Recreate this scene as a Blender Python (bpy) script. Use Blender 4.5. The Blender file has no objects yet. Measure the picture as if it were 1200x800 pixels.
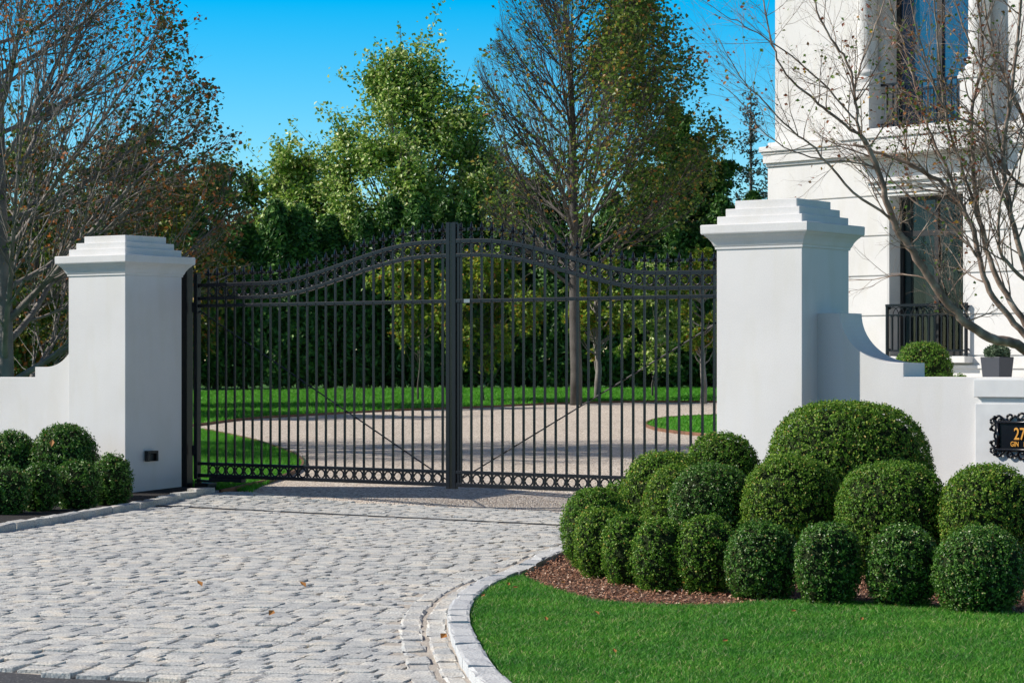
import bpy, bmesh, math, random
import numpy as np
from mathutils import Vector, Matrix

C = bpy.context.scene
COL = C.collection
PI = math.pi
F = 2800.0            # focal length in reference pixels (1200 wide)
HZ = 425.0            # horizon row

# ------------------------------------------------------------------ camera
cd = bpy.data.cameras.new('camera')
cd.sensor_width = 36; cd.lens = F / 1200 * 36
cd.shift_y = 25 / 1200
cd.clip_start = .1; cd.clip_end = 2000
cam = bpy.data.objects.new('camera', cd); COL.objects.link(cam)
cam.location = (0, 0, 1.6); cam.rotation_euler = (PI/2, 0, 0)
C.camera = cam

# ------------------------------------------------------------------ light
SUN_EL = 35.0
w = bpy.data.worlds.new('World'); C.world = w; w.use_nodes = True
nt = w.node_tree; bg = nt.nodes['Background']
sk = nt.nodes.new('ShaderNodeTexSky'); sk.sky_type = 'NISHITA'; sk.sun_disc = False
sk.sun_elevation = math.radians(SUN_EL); sk.sun_rotation = math.radians(272)
sk.air_density = 1.0; sk.dust_density = 0.0; sk.ozone_density = 5.0; sk.altitude = 0
hs = nt.nodes.new('ShaderNodeHueSaturation'); hs.inputs['Saturation'].default_value = 1.62
hs.inputs['Hue'].default_value = 0.491; hs.inputs['Value'].default_value = 2.25
# the clear autumn sky is deepest blue low down, away from the sun: blend the boost out with elevation
wt = nt.nodes.new('ShaderNodeTexCoord'); ws = nt.nodes.new('ShaderNodeSeparateXYZ'); wm = nt.nodes.new('ShaderNodeMapRange')
wm.inputs[1].default_value = .17; wm.inputs[2].default_value = .40; wm.inputs[3].default_value = 1; wm.inputs[4].default_value = .0
nt.links.new(wt.outputs['Generated'], ws.inputs[0]); nt.links.new(ws.outputs['Z'], wm.inputs[0]); nt.links.new(wm.outputs[0], hs.inputs['Fac'])
h2 = nt.nodes.new('ShaderNodeHueSaturation'); h2.inputs['Hue'].default_value = .517; h2.inputs['Saturation'].default_value = .85
wi = nt.nodes.new('ShaderNodeMath'); wi.operation = 'SUBTRACT'; wi.inputs[0].default_value = 1; nt.links.new(wm.outputs[0], wi.inputs[1])
nt.links.new(wi.outputs[0], h2.inputs['Fac']); nt.links.new(sk.outputs[0], h2.inputs['Color'])
nt.links.new(h2.outputs[0], hs.inputs['Color']); nt.links.new(hs.outputs[0], bg.inputs[0])
bg.inputs[1].default_value = 0.06
sl = bpy.data.lights.new('sun', 'SUN'); sl.energy = 5.0; sl.angle = math.radians(.53); sl.color = (1, .93, .84)
so = bpy.data.objects.new('sun', sl); COL.objects.link(so)
ce = math.cos(math.radians(SUN_EL))
so.rotation_euler = Vector((-1*ce, .04*ce, math.sin(math.radians(SUN_EL)))).to_track_quat('Z', 'Y').to_euler()
C.view_settings.view_transform = 'Standard'; C.view_settings.look = 'None'
C.view_settings.gamma = 1; C.view_settings.exposure = 0.30
C.cycles.max_bounces = 6; C.cycles.transparent_max_bounces = 8

# ------------------------------------------------------------------ helpers
def gz(Y):
    Y = np.asarray(Y, float)
    return np.where(Y < 26.5, 0, np.where(Y < 28.5, (Y-26.5)*.05, .1+(np.minimum(Y, 90)-28.5)*.0135))
def gp(px, py):
    "ground point under a pixel of the photograph"
    k = (py-HZ)/F
    Y = 1.6/k
    if Y > 26.5:
        Y = (1.6+26.5*.05)/(k+.05)
        if Y > 28.5: Y = 1.885/(k+.0135)
    return ((px-600)/F*Y, Y)
def WP(px, py, Y): return Vector(((px-600)/F*Y, Y, 1.6-(py-HZ)/F*Y))

def put(o, parent=None):
    COL.objects.link(o)
    if parent: o.parent = parent
    return o
def tag(o, label=None, cat=None, group=None, kind=None):
    if label: o['label'] = label
    if cat: o['category'] = cat
    if group: o['group'] = group
    if kind: o['kind'] = kind
    return o
def thing(name, label, cat, loc=(0, 0, 0), rz=0, group=None):
    o = bpy.data.objects.new(name, None); o.empty_display_size = .2
    o.location = loc; o.rotation_euler = (0, 0, rz)
    put(o); return tag(o, label, cat, group)
def np_mesh(name, V, Q=None, T=None, mats=(), smooth=False):
    V = np.asarray(V, np.float32).reshape(-1, 3)
    me = bpy.data.meshes.new(name); me.vertices.add(len(V)); me.vertices.foreach_set('co', V.ravel())
    L, S = [], []
    if Q is not None and len(Q): Q = np.asarray(Q, np.int32).reshape(-1, 4); L.append(Q.ravel()); S.append(np.full(len(Q), 4))
    if T is not None and len(T): T = np.asarray(T, np.int32).reshape(-1, 3); L.append(T.ravel()); S.append(np.full(len(T), 3))
    L = np.concatenate(L); S = np.concatenate(S)
    me.loops.add(len(L)); me.loops.foreach_set('vertex_index', L.astype(np.int32))
    me.polygons.add(len(S)); st = np.concatenate([[0], np.cumsum(S)[:-1]])
    me.polygons.foreach_set('loop_start', st.astype(np.int32))
    me.polygons.foreach_set('loop_total', S.astype(np.int32))
    me.polygons.foreach_set('use_smooth', np.full(len(S), bool(smooth)))
    me.update(calc_edges=True)
    for m in mats: me.materials.append(m)
    return me
def obj(name, data, mat=None, parent=None):
    if isinstance(data, bmesh.types.BMesh):
        me = bpy.data.meshes.new(name); data.to_mesh(me); data.free()
    else: me = data
    if mat and not me.materials: me.materials.append(mat)
    return put(bpy.data.objects.new(name, me), parent)

class MB:
    "collects boxes / tubes into one mesh"
    def __init__(s): s.v = []; s.q = []; s.t = []; s.n = 0
    def raw(s, V, Q=(), T=()):
        V = np.asarray(V, float).reshape(-1, 3)
        s.v.append(V)
        if len(Q): s.q.append(np.asarray(Q).reshape(-1, 4)+s.n)
        if len(T): s.t.append(np.asarray(T).reshape(-1, 3)+s.n)
        s.n += len(V)
    def frame_box(s, O, ax, ay, az, x0, x1, y0, y1, z0, z1):
        O = np.array(O, float); A = np.array([ax, ay, az], float)
        c = [(x0, y0, z0), (x1, y0, z0), (x1, y1, z0), (x0, y1, z0), (x0, y0, z1), (x1, y0, z1), (x1, y1, z1), (x0, y1, z1)]
        V = O+np.array(c) @ A
        s.raw(V, [(0, 3, 2, 1), (4, 5, 6, 7), (0, 1, 5, 4), (1, 2, 6, 5), (2, 3, 7, 6), (3, 0, 4, 7)])
    def box(s, x0, x1, y0, y1, z0, z1): s.frame_box((0, 0, 0), (1, 0, 0), (0, 1, 0), (0, 0, 1), x0, x1, y0, y1, z0, z1)
    def tube(s, P, R, n=6, cap=True):
        P = np.asarray(P, float); m = len(P); R = np.broadcast_to(np.asarray(R, float), (m,))
        D = np.gradient(P, axis=0); D /= np.linalg.norm(D, axis=1)[:, None]+1e-9
        ref = np.array([0, 0, 1.]) if abs(D[:, 2]).mean() < .8 else np.array([1., 0, 0])
        U = np.cross(D, ref); U /= np.linalg.norm(U, axis=1)[:, None]+1e-9
        W = np.cross(D, U)
        a = np.arange(n)*2*PI/n
        V = P[:, None]+R[:, None, None]*(U[:, None]*np.cos(a)[None, :, None]+W[:, None]*np.sin(a)[None, :, None])
        i = np.arange(m-1)[:, None]*n; j = np.arange(n)[None]; k = (j+1) % n
        Q = np.stack([i+j, i+k, i+n+k, i+n+j], -1).reshape(-1, 4)
        T = []
        if cap:
            V = np.concatenate([V.reshape(-1, 3), P[:1], P[-1:]])
            T = [(q, m*n, (q+1) % n) for q in range(n)]+[((m-1)*n+q, (m-1)*n+(q+1) % n, m*n+1) for q in range(n)]
        s.raw(V, Q, T)
    def lathe(s, O, prof, n=8):
        O = np.array(O, float); a = np.arange(n)*2*PI/n
        V = np.concatenate([np.stack([O[0]+r*np.cos(a), O[1]+r*np.sin(a), np.full(n, O[2]+z)], -1) for r, z in prof])
        m = len(prof); i = np.arange(m-1)[:, None]*n; j = np.arange(n)[None]; k = (j+1) % n
        s.raw(V, np.stack([i+j, i+k, i+n+k, i+n+j], -1).reshape(-1, 4))
    def mesh(s, name, mat, smooth=False):
        return np_mesh(name, np.concatenate(s.v), np.concatenate(s.q) if s.q else None, np.concatenate(s.t) if s.t else None, [mat] if mat else [], smooth)
    def build(s, name, mat, parent=None, smooth=False): return obj(name, s.mesh(name, mat, smooth), None, parent)

def bevel(o, wd=.008, seg=2):
    m = o.modifiers.new('bevel', 'BEVEL'); m.width = wd; m.segments = seg; m.limit_method = 'ANGLE'; return o

# ------------------------------------------------------------------ materials
def mat(name, base, rough=.7, noise=None, bump=None, spec=.5, metal=0, coord='Object'):
    m = bpy.data.materials.new(name); m.use_nodes = True; t = m.node_tree; b = t.nodes['Principled BSDF']
    b.inputs['Base Color'].default_value = (*base, 1); b.inputs['Roughness'].default_value = rough
    b.inputs['Specular IOR Level'].default_value = spec; b.inputs['Metallic'].default_value = metal
    tc = t.nodes.new('ShaderNodeTexCoord'); co = tc.outputs[coord]
    if noise:       # list of (scale, detail, [(pos, colour)...]) multiplied
        prev = None
        for sc, det, cols in noise:
            n = t.nodes.new('ShaderNodeTexNoise'); n.inputs['Scale'].default_value = sc; n.inputs['Detail'].default_value = det
            t.links.new(co, n.inputs['Vector'])
            r = t.nodes.new('ShaderNodeValToRGB'); e = r.color_ramp.elements
            while len(e) < len(cols): e.new(.5)
            for q, (p, c) in enumerate(cols): e[q].position = p; e[q].color = (*c, 1)
            t.links.new(n.outputs['Fac'], r.inputs[0])
            if prev is None: prev = r.outputs[0]
            else:
                x = t.nodes.new('ShaderNodeMix'); x.data_type = 'RGBA'; x.blend_type = 'MULTIPLY'; x.inputs[0].default_value = 1
                t.links.new(prev, x.inputs[6]); t.links.new(r.outputs[0], x.inputs[7]); prev = x.outputs[2]
        t.links.new(prev, b.inputs['Base Color'])
    if bump:
        sc, det, st, dist = bump
        n = t.nodes.new('ShaderNodeTexNoise'); n.inputs['Scale'].default_value = sc; n.inputs['Detail'].default_value = det
        t.links.new(co, n.inputs['Vector']); bu = t.nodes.new('ShaderNodeBump')
        bu.inputs['Strength'].default_value = st; bu.inputs['Distance'].default_value = dist
        t.links.new(n.outputs['Fac'], bu.inputs['Height']); t.links.new(bu.outputs[0], b.inputs['Normal'])
    return m
def leaf_mat(name, cols, rough=.5, trans=.3, spec=.4):
    m = bpy.data.materials.new(name); m.use_nodes = True; t = m.node_tree; b = t.nodes['Principled BSDF']
    g = t.nodes.new('ShaderNodeNewGeometry'); r = t.nodes.new('ShaderNodeValToRGB'); e = r.color_ramp.elements
    while len(e) < len(cols): e.new(.5)
    for q, (p, c) in enumerate(cols): e[q].position = p; e[q].color = (*c, 1)
    t.links.new(g.outputs['Random Per Island'], r.inputs[0])
    t.links.new(r.outputs[0], b.inputs['Base Color']); b.inputs['Roughness'].default_value = rough
    b.inputs['Specular IOR Level'].default_value = spec
    tr = t.nodes.new('ShaderNodeBsdfTranslucent'); t.links.new(r.outputs[0], tr.inputs[0])
    mx = t.nodes.new('ShaderNodeMixShader'); mx.inputs[0].default_value = trans
    t.links.new(b.outputs[0], mx.inputs[1]); t.links.new(tr.outputs[0], mx.inputs[2])
    t.links.new(mx.outputs[0], t.nodes['Material Output'].inputs[0])
    return m
def vor_mat(name, scale, cols, rough=.9, bstr=.6, bdist=.01, big=None):
    "grains: per-cell colour and a bump"
    m = bpy.data.materials.new(name); m.use_nodes = True; t = m.node_tree; b = t.nodes['Principled BSDF']
    tc = t.nodes.new('ShaderNodeTexCoord'); v = t.nodes.new('ShaderNodeTexVoronoi'); v.inputs['Scale'].default_value = scale
    t.links.new(tc.outputs['Object'], v.inputs['Vector'])
    sp = t.nodes.new('ShaderNodeSeparateColor'); t.links.new(v.outputs['Color'], sp.inputs[0])
    r = t.nodes.new('ShaderNodeValToRGB'); e = r.color_ramp.elements
    while len(e) < len(cols): e.new(.5)
    for q, (p, c) in enumerate(cols): e[q].position = p; e[q].color = (*c, 1)
    t.links.new(sp.outputs[0], r.inputs[0]); out = r.outputs[0]
    if big:
        n = t.nodes.new('ShaderNodeTexNoise'); n.inputs['Scale'].default_value = big; n.inputs['Detail'].default_value = 5
        t.links.new(tc.outputs['Object'], n.inputs['Vector'])
        mr = t.nodes.new('ShaderNodeMapRange'); mr.inputs[3].default_value = .8; mr.inputs[4].default_value = 1.15
        t.links.new(n.outputs['Fac'], mr.inputs[0])
        x = t.nodes.new('ShaderNodeMix'); x.data_type = 'RGBA'; x.blend_type = 'MULTIPLY'; x.inputs[0].default_value = 1
        t.links.new(out, x.inputs[6]); t.links.new(mr.outputs[0], x.inputs[7]); out = x.outputs[2]
    t.links.new(out, b.inputs['Base Color']); b.inputs['Roughness'].default_value = rough
    bu = t.nodes.new('ShaderNodeBump'); bu.inputs['Strength'].default_value = bstr; bu.inputs['Distance'].default_value = bdist
    t.links.new(v.outputs['Distance'], bu.inputs['Height']); bu.invert = True
    t.links.new(bu.outputs[0], b.inputs['Normal'])
    return m
def island_tint(m, lo, hi):
    "per-stone variation of an existing noise material"
    t = m.node_tree; b = t.nodes['Principled BSDF']
    src = b.inputs['Base Color'].links[0].from_socket
    g = t.nodes.new('ShaderNodeNewGeometry'); r = t.nodes.new('ShaderNodeValToRGB'); e = r.color_ramp.elements
    e[0].color = (*lo, 1); e[1].color = (*hi, 1); e.new(.5).color = tuple([(a+c)/2*1.02 for a, c in zip(lo, hi)][::1])+(1,)
    t.links.new(g.outputs['Random Per Island'], r.inputs[0])
    x = t.nodes.new('ShaderNodeMix'); x.data_type = 'RGBA'; x.blend_type = 'MULTIPLY'; x.inputs[0].default_value = 1
    t.links.new(src, x.inputs[6]); t.links.new(r.outputs[0], x.inputs[7]); t.links.new(x.outputs[2], b.inputs['Base Color'])
    return m

STUCCO = mat('white_stucco', (.8, .79, .76), .85, [(1.3, 6, [(.3, (.635, .625, .615)), (.7, (.70, .69, .68))]), (90, 3, [(.35, (.93, .93, .93)), (.65, (1, 1, 1))])], (220, 4, .35, .002), .2)
LIME = mat('pale_limestone', (.78, .76, .72), .8, [(.9, 6, [(.3, (.62, .61, .595)), (.7, (.69, .68, .665))]), (40, 4, [(.3, (.95, .95, .95)), (.7, (1, 1, 1))])], (60, 5, .2, .003), .25)
PIERST = mat('grey_cast_stone', (.62, .63, .63), .85, [(4, 6, [(.3, (.56, .57, .575)), (.7, (.66, .67, .67))])], (150, 5, .4, .003), .2)
IRON = mat('black_painted_iron', (.005, .006, .010), .27, None, (60, 3, .08, .002), .34)
DARKM = mat('dark_bronze', (.01, .01, .011), .45)
GOLD = mat('gold_paint', (.75, .36, .06), .4)
STEEL = mat('brushed_steel', (.28, .28, .28), .4, metal=1)
def streaks(m, amt=.93):
    t = m.node_tree; b = t.nodes['Principled BSDF']; src = b.inputs['Base Color'].links[0].from_socket
    tc = t.nodes.new('ShaderNodeTexCoord'); mp = t.nodes.new('ShaderNodeMapping'); mp.inputs['Scale'].default_value = (4.5, 4.5, 1.1)
    n = t.nodes.new('ShaderNodeTexNoise'); n.inputs['Scale'].default_value = 1; n.inputs['Detail'].default_value = 6
    r = t.nodes.new('ShaderNodeValToRGB'); r.color_ramp.elements[0].position = .36; r.color_ramp.elements[1].position = .52
    r.color_ramp.elements[0].color = (amt, amt*.995, amt*.97, 1); r.color_ramp.elements[1].color = (1, 1, 1, 1)
    t.links.new(tc.outputs['Object'], mp.inputs[0]); t.links.new(mp.outputs[0], n.inputs['Vector']); t.links.new(n.outputs['Fac'], r.inputs[0])
    x = t.nodes.new('ShaderNodeMix'); x.data_type = 'RGBA'; x.blend_type = 'MULTIPLY'; x.inputs[0].default_value = 1
    t.links.new(src, x.inputs[6]); t.links.new(r.outputs[0], x.inputs[7]); t.links.new(x.outputs[2], b.inputs['Base Color'])
    # slow undulation of the trowelled face under the fine grain
    fine = b.inputs['Normal'].links[0].from_node; n2 = t.nodes.new('ShaderNodeTexNoise'); n2.inputs['Scale'].default_value = 5; n2.inputs['Detail'].default_value = 3
    bu = t.nodes.new('ShaderNodeBump'); bu.inputs['Strength'].default_value = .25; bu.inputs['Distance'].default_value = .01
    t.links.new(tc.outputs['Object'], n2.inputs['Vector']); t.links.new(n2.outputs['Fac'], bu.inputs['Height']); t.links.new(bu.outputs[0], fine.inputs['Normal'])
streaks(STUCCO, .972); streaks(LIME, .97)
GLASS = bpy.data.materials.new('window_glass'); GLASS.use_nodes = True
_t = GLASS.node_tree; _g = _t.nodes.new('ShaderNodeBsdfGlossy'); _g.inputs['Roughness'].default_value = .03; _tr = _t.nodes.new('ShaderNodeBsdfTransparent'); _tr.inputs[0].default_value = (.55, .6, .6, 1)
_f = _t.nodes.new('ShaderNodeFresnel'); _f.inputs[0].default_value = 1.35; _mx = _t.nodes.new('ShaderNodeMixShader')
_t.links.new(_f.outputs[0], _mx.inputs[0]); _t.links.new(_tr.outputs[0], _mx.inputs[1]); _t.links.new(_g.outputs[0], _mx.inputs[2]); _t.links.new(_mx.outputs[0], _t.nodes['Material Output'].inputs[0])
CURT = mat('curtain', (.32, .42, .40), .9, [(3, 3, [(.3, (.10, .17, .17)), (.7, (.18, .27, .27))])])
GRANITE = island_tint(mat('granite_sett', (.5, .5, .5), .85, [(5, 5, [(.3, (.44, .45, .45)), (.5, (.55, .555, .54)), (.7, (.64, .60, .53))]), (85, 6, [(.30, (.45, .46, .48)), (.48, (.92, .92, .92)), (.62, (1.12, 1.11, 1.09))])], (60, 7, .7, .010), .25), (.82, .83, .84), (1.10, 1.08, 1.04))
SHADE_CORE = mat('bush_shade_core', (.02, .03, .012), .95, [(60, 4, [(.35, (.01, .018, .006)), (.65, (.035, .05, .018))])], (50, 5, 1, .03), .1)  # bush core: shade between the leaves put into a near-black green
KERBG = island_tint(mat('kerb_granite', (.6, .6, .6), .85, [(9, 6, [(.3, (.56, .57, .57)), (.7, (.70, .70, .68))]), (160, 4, [(.35, (.68, .69, .7)), (.6, (1, 1, 1))])], (60, 6, .7, .01), .25), (.80, .82, .86), (1.02, 1.01, .99))
SAND = mat('joint_sand', (.5, .44, .36), .95, [(6, 6, [(.3, (.40, .36, .31)), (.7, (.60, .54, .46))]), (150, 3, [(.3, (.7, .7, .7)), (.6, (1, 1, 1))])], (120, 5, .8, .01))
ASPH = vor_mat('asphalt', 90, [(0, (.035, .036, .04)), (.9, (.06, .06, .065)), (1, (.16, .16, .15))], .9, .5, .006, .8)
GRAVEL = vor_mat('pea_gravel', 52, [(0, (.22, .16, .12)), (.22, (.50, .40, .31)), (.6, (.76, .65, .53)), (1, (.92, .86, .78))], .9, 1, .03, .25)
MULCH = vor_mat('bark_mulch', 45, [(0, (.03, .016, .01)), (.5, (.10, .05, .03)), (1, (.2, .115, .075))], .95, 1, .02)
CHIP = leaf_mat('bark_chip', [(0, (.09, .035, .02)), (.5, (.30, .13, .07)), (.85, (.48, .26, .16)), (1, (.75, .56, .42))], .9, 0)
GROUND = mat('turf', (.05, .12, .02), .95, [(.6, 5, [(.3, (.03, .12, .01)), (.7, (.055, .19, .015))]), (30, 5, [(.3, (.6, .65, .6)), (.7, (1.15, 1.15, 1))])], (60, 6, .8, .03))
SOIL = mat('shade_toned_soil', (.009, .006, .005), 1.0, None, (30, 6, .8, .03))  # the left bed's shade is put into this near-black base colour
CORTEN = mat('rusty_edging', (.16, .07, .035), .8, [(8, 5, [(.3, (.10, .045, .02)), (.7, (.22, .10, .05))])])
BLADE = leaf_mat('grass_blade', [(0, (.02, .10, .01)), (.35, (.048, .25, .018)), (.7, (.10, .38, .032)), (.92, (.24, .50, .08)), (.96, (.45, .50, .22)), (1, (.6, .55, .35))], .5, .3, .3)
def patchy(m, sc, lo, hi):
    t = m.node_tree; b = t.nodes['Principled BSDF']; src = b.inputs['Base Color'].links[0].from_socket
    tc = t.nodes.new('ShaderNodeTexCoord'); n = t.nodes.new('ShaderNodeTexNoise'); n.inputs['Scale'].default_value = sc; n.inputs['Detail'].default_value = 4
    r = t.nodes.new('ShaderNodeValToRGB'); r.color_ramp.elements[0].position = .35; r.color_ramp.elements[1].position = .65
    r.color_ramp.elements[0].color = (*lo, 1); r.color_ramp.elements[1].color = (*hi, 1)
    t.links.new(tc.outputs['Object'], n.inputs['Vector']); t.links.new(n.outputs['Fac'], r.inputs[0])
    x = t.nodes.new('ShaderNodeMix'); x.data_type = 'RGBA'; x.blend_type = 'MULTIPLY'; x.inputs[0].default_value = 1
    t.links.new(src, x.inputs[6]); t.links.new(r.outputs[0], x.inputs[7])
    for q in [l.to_socket for l in src.links if l.to_node != x]: t.links.new(x.outputs[2], q)
patchy(BLADE, 1.6, (.72, .82, .8), (1.3, 1.1, 1.05))
BLADE2 = leaf_mat('back_lawn_blade', [(0, (.05, .24, .012)), (.6, (.09, .36, .02)), (1, (.18, .42, .05))], .6, .35, .3)
BOX = leaf_mat('boxwood_leaf', [(0, (.035, .10, .01)), (.35, (.08, .20, .018)), (.7, (.15, .31, .03)), (.92, (.26, .40, .055)), (.975, (.42, .48, .13)), (1, (.45, .25, .06))], .45, .3, .25)
BOX_D = leaf_mat('boxwood_leaf_deep', [(0, (.022, .075, .01)), (.35, (.055, .155, .018)), (.7, (.10, .24, .028)), (.92, (.18, .33, .06)), (.975, (.40, .45, .22)), (1, (.40, .2, .05))], .38, .25, .35)
BOX_Y = leaf_mat('boxwood_leaf_warm', [(0, (.04, .105, .01)), (.35, (.092, .205, .018)), (.7, (.165, .32, .03)), (.92, (.30, .43, .055)), (.975, (.5, .5, .12)), (1, (.5, .27, .06))], .45, .3, .25)
BARK = mat('grey_bark', (.2, .17, .14), .9, [(3, 6, [(.3, (.12, .105, .095)), (.7, (.27, .245, .225))])], (25, 6, .7, .02))
BARKD = mat('brown_bark', (.1, .08, .07), .9, [(3, 6, [(.3, (.05, .043, .038)), (.7, (.125, .112, .10))])], (25, 6, .7, .02))
BARKR = mat('myrtle_bark', (.2, .16, .13), .8, [(6, 6, [(.3, (.13, .085, .062)), (.5, (.24, .175, .135)), (.7, (.45, .37, .30))])], (40, 6, .5, .01))
L_GREEN = leaf_mat('bright_green_leaf', [(0, (.07, .17, .02)), (.4, (.18, .33, .04)), (.75, (.40, .52, .11)), (1, (.7, .72, .34))], .4, .3)
L_DARK = leaf_mat('dark_evergreen_leaf', [(0, (.022, .07, .012)), (.6, (.055, .15, .022)), (1, (.14, .27, .05))], .5, .2)
L_MID = leaf_mat('deep_green_leaf', [(0, (.03, .09, .01)), (.6, (.08, .18, .02)), (.9, (.18, .27, .04)), (1, (.36, .18, .04))], .45, .3)
L_AUT = leaf_mat('autumn_leaf', [(0, (.04, .10, .015)), (.45, (.12, .20, .03)), (.7, (.24, .27, .04)), (.88, (.40, .22, .04)), (1, (.45, .11, .03))], .5, .35)
L_AUTD = leaf_mat('dark_autumn_leaf', [(0, (.03, .075, .02)), (.5, (.07, .12, .03)), (.68, (.19, .12, .04)), (.88, (.34, .13, .05)), (1, (.55, .17, .04))], .45, .4)
L_YG = leaf_mat('yellow_green_leaf', [(0, (.08, .17, .02)), (.5, (.19, .32, .035)), (.85, (.40, .48, .06)), (1, (.5, .2, .03))], .5, .45)
L_LIN = leaf_mat('linden_leaf', [(0, (.04, .10, .015)), (.45, (.11, .20, .03)), (.8, (.22, .28, .045)), (.93, (.36, .22, .05)), (1, (.42, .14, .04))], .45, .4)
L_MYR = leaf_mat('myrtle_leaf', [(0, (.06, .14, .02)), (.35, (.14, .24, .03)), (.6, (.20, .07, .03)), (.85, (.34, .10, .05)), (1, (.5, .3, .04))], .5, .35)
L_CON = leaf_mat('conifer_needle', [(0, (.02, .045, .035)), (1, (.06, .10, .075))], .6, .1)
L_LAV = leaf_mat('lavender_leaf', [(0, (.05, .09, .045)), (1, (.15, .21, .12))], .6, .2)
DRYLEAF = leaf_mat('dry_leaf', [(0, (.35, .12, .03)), (1, (.55, .26, .07))], .7, .2)

# ------------------------------------------------------------------ flat sheets of the setting
def sheet(name, poly, off, m):
    bm = bmesh.new(); bm.faces.new([bm.verts.new((x, y, 0)) for x, y in poly])
    for Yc in (26.5, 28.5, 90):
        bmesh.ops.bisect_plane(bm, geom=bm.verts[:]+bm.edges[:]+bm.faces[:], plane_co=(0, Yc, 0), plane_no=(0, 1, 0))
    for v in bm.verts: v.co.z = float(gz(v.co.y))+off
    bmesh.ops.triangulate(bm, faces=bm.faces[:])
    for f in bm.faces:
        f.normal_update()
        if f.normal.z < 0: f.normal_flip()
    o = obj(name, bm, m); return tag(o, kind='structure')
def smooth_poly(P, n=8, closed=False):
    P = np.array(P, float); out = []
    m = len(P)
    for i in range(m-1):
        p0 = P[max(i-1, 0)]; p1 = P[i]; p2 = P[i+1]; p3 = P[min(i+2, m-1)]
        for t in np.linspace(0, 1, n, endpoint=False):
            out.append(.5*((2*p1)+(-p0+p2)*t+(2*p0-5*p1+4*p2-p3)*t*t+(-p0+3*p1-3*p2+p3)*t**3))
    out.append(P[-1]); return np.array(out)
def in_poly(X, Y, poly):
    r = np.zeros(X.shape, bool); n = len(poly); j = n-1
    for i in range(n):
        xi, yi = poly[i]; xj, yj = poly[j]
        c = ((yi > Y) != (yj > Y)) & (X < (xj-xi)*(Y-yi)/(yj-yi+1e-12)+xi); r ^= c; j = i
    return r
def offset_line(P, d):
    T = np.gradient(P, axis=0); T /= np.linalg.norm(T, axis=1)[:, None]
    return P+d*np.stack([-T[:, 1], T[:, 0]], -1)
def resample(P, step):
    s = np.concatenate([[0], np.cumsum(np.linalg.norm(np.diff(P, axis=0), axis=1))])
    t = np.arange(0, s[-1], step); return np.stack([np.interp(t, s, P[:, i]) for i in range(P.shape[1])], -1)

E = np.array([.811, -.585]); NB = np.array([.585, .811])      # along the gate, and back from the camera
G0 = np.array([-3.85, 28.5])                                   # gate line origin
PL = np.array([-4.45, 27.5]); PR = np.array([2.72, 22.4])      # near corners of the two pillars

sheet('ground', [(-400, -60), (400, -60), (400, 900), (-400, 900)], 0, GROUND)
sheet('street', [(-60, -40), (60, -40), (60, -11.2), (-1.5, 11.75), (-2.62, 12.3), (-60, 34)], .010, ASPH)

# driveway outline
kerbR = smooth_poly([gp(*p) for p in [(760, 633), (700, 645), (655, 656), (628, 669), (600, 683), (575, 692), (556, 704), (543, 718), (537, 735), (541, 755), (550, 775), (563, 800)]]+[(-.02, 11.1), (.3, 10.2), (.8, 9.3)], 6)
kerbL = smooth_poly([gp(*p) for p in [(0, 628), (85, 613), (170, 598), (213, 588), (258, 579)]], 6)
kerbL = np.concatenate([[[-7.2, 18.6], [-5.9, 20.3]], kerbL])
bR = G0-.15*NB+E*8.2; 
gateEdgeL = G0-.15*NB+E*.42
kR = offset_line(kerbR, 0)
drive = [(-7.2, 18.6)]+[tuple(p) for p in kerbL[1:]]+[tuple(gateEdgeL), tuple(bR)]+[tuple(p) for p in kerbR]+[(.3, 9.9), (-1.5, 11.75), (-2.62, 12.3), (-8.4, 14.9)]
# keep the driveway from crossing itself at the street end
drive = [(-9.0, 15.0), (-7.2, 18.6)]+[tuple(p) for p in kerbL[1:]]+[tuple(gateEdgeL), tuple(bR)]+[tuple(p) for p in kerbR[:-12]]+[(-1.5, 11.75), (-2.62, 12.3)]
sheet('driveway_bed', drive, .008, SAND)

rng = np.random.default_rng(7)
def sett_block(mb, O, a, b, la, lb, zt, rnd, drop=.03, rough=.006, dome=.005):
    "one stone: O centre, a/b unit vectors, la/lb half sizes, zt top height; domed 4x4 top and skirt"
    g = np.array([-1, -.72, .72, 1.]); U, W_ = np.meshgrid(g, g, indexing='ij')
    edge = (np.abs(U) > .9) | (np.abs(W_) > .9)
    H = np.where(edge, -dome, 0)+rnd.normal(0, rough, U.shape)
    J = rnd.normal(0, .022, (2, 4, 4))
    X = O[0]+a[0]*la*(U+J[0])+b[0]*lb*(W_+J[1]); Y = O[1]+a[1]*la*(U+J[0])+b[1]*lb*(W_+J[1])
    top = np.stack([X, Y, zt+H], -1).reshape(-1, 3)
    ring = [0, 1, 2, 3, 7, 11, 15, 14, 13, 12, 8, 4]
    low = top[ring].copy(); low[:, 2] = zt-drop
    Q = [(i*4+j, (i+1)*4+j, (i+1)*4+j+1, i*4+j+1) for i in range(3) for j in range(3)]
    Q += [(ring[k], ring[(k+1) % 12], 16+(k+1) % 12, 16+k) for k in range(12)]
    mb.raw(np.concatenate([top, low]), Q)

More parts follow.
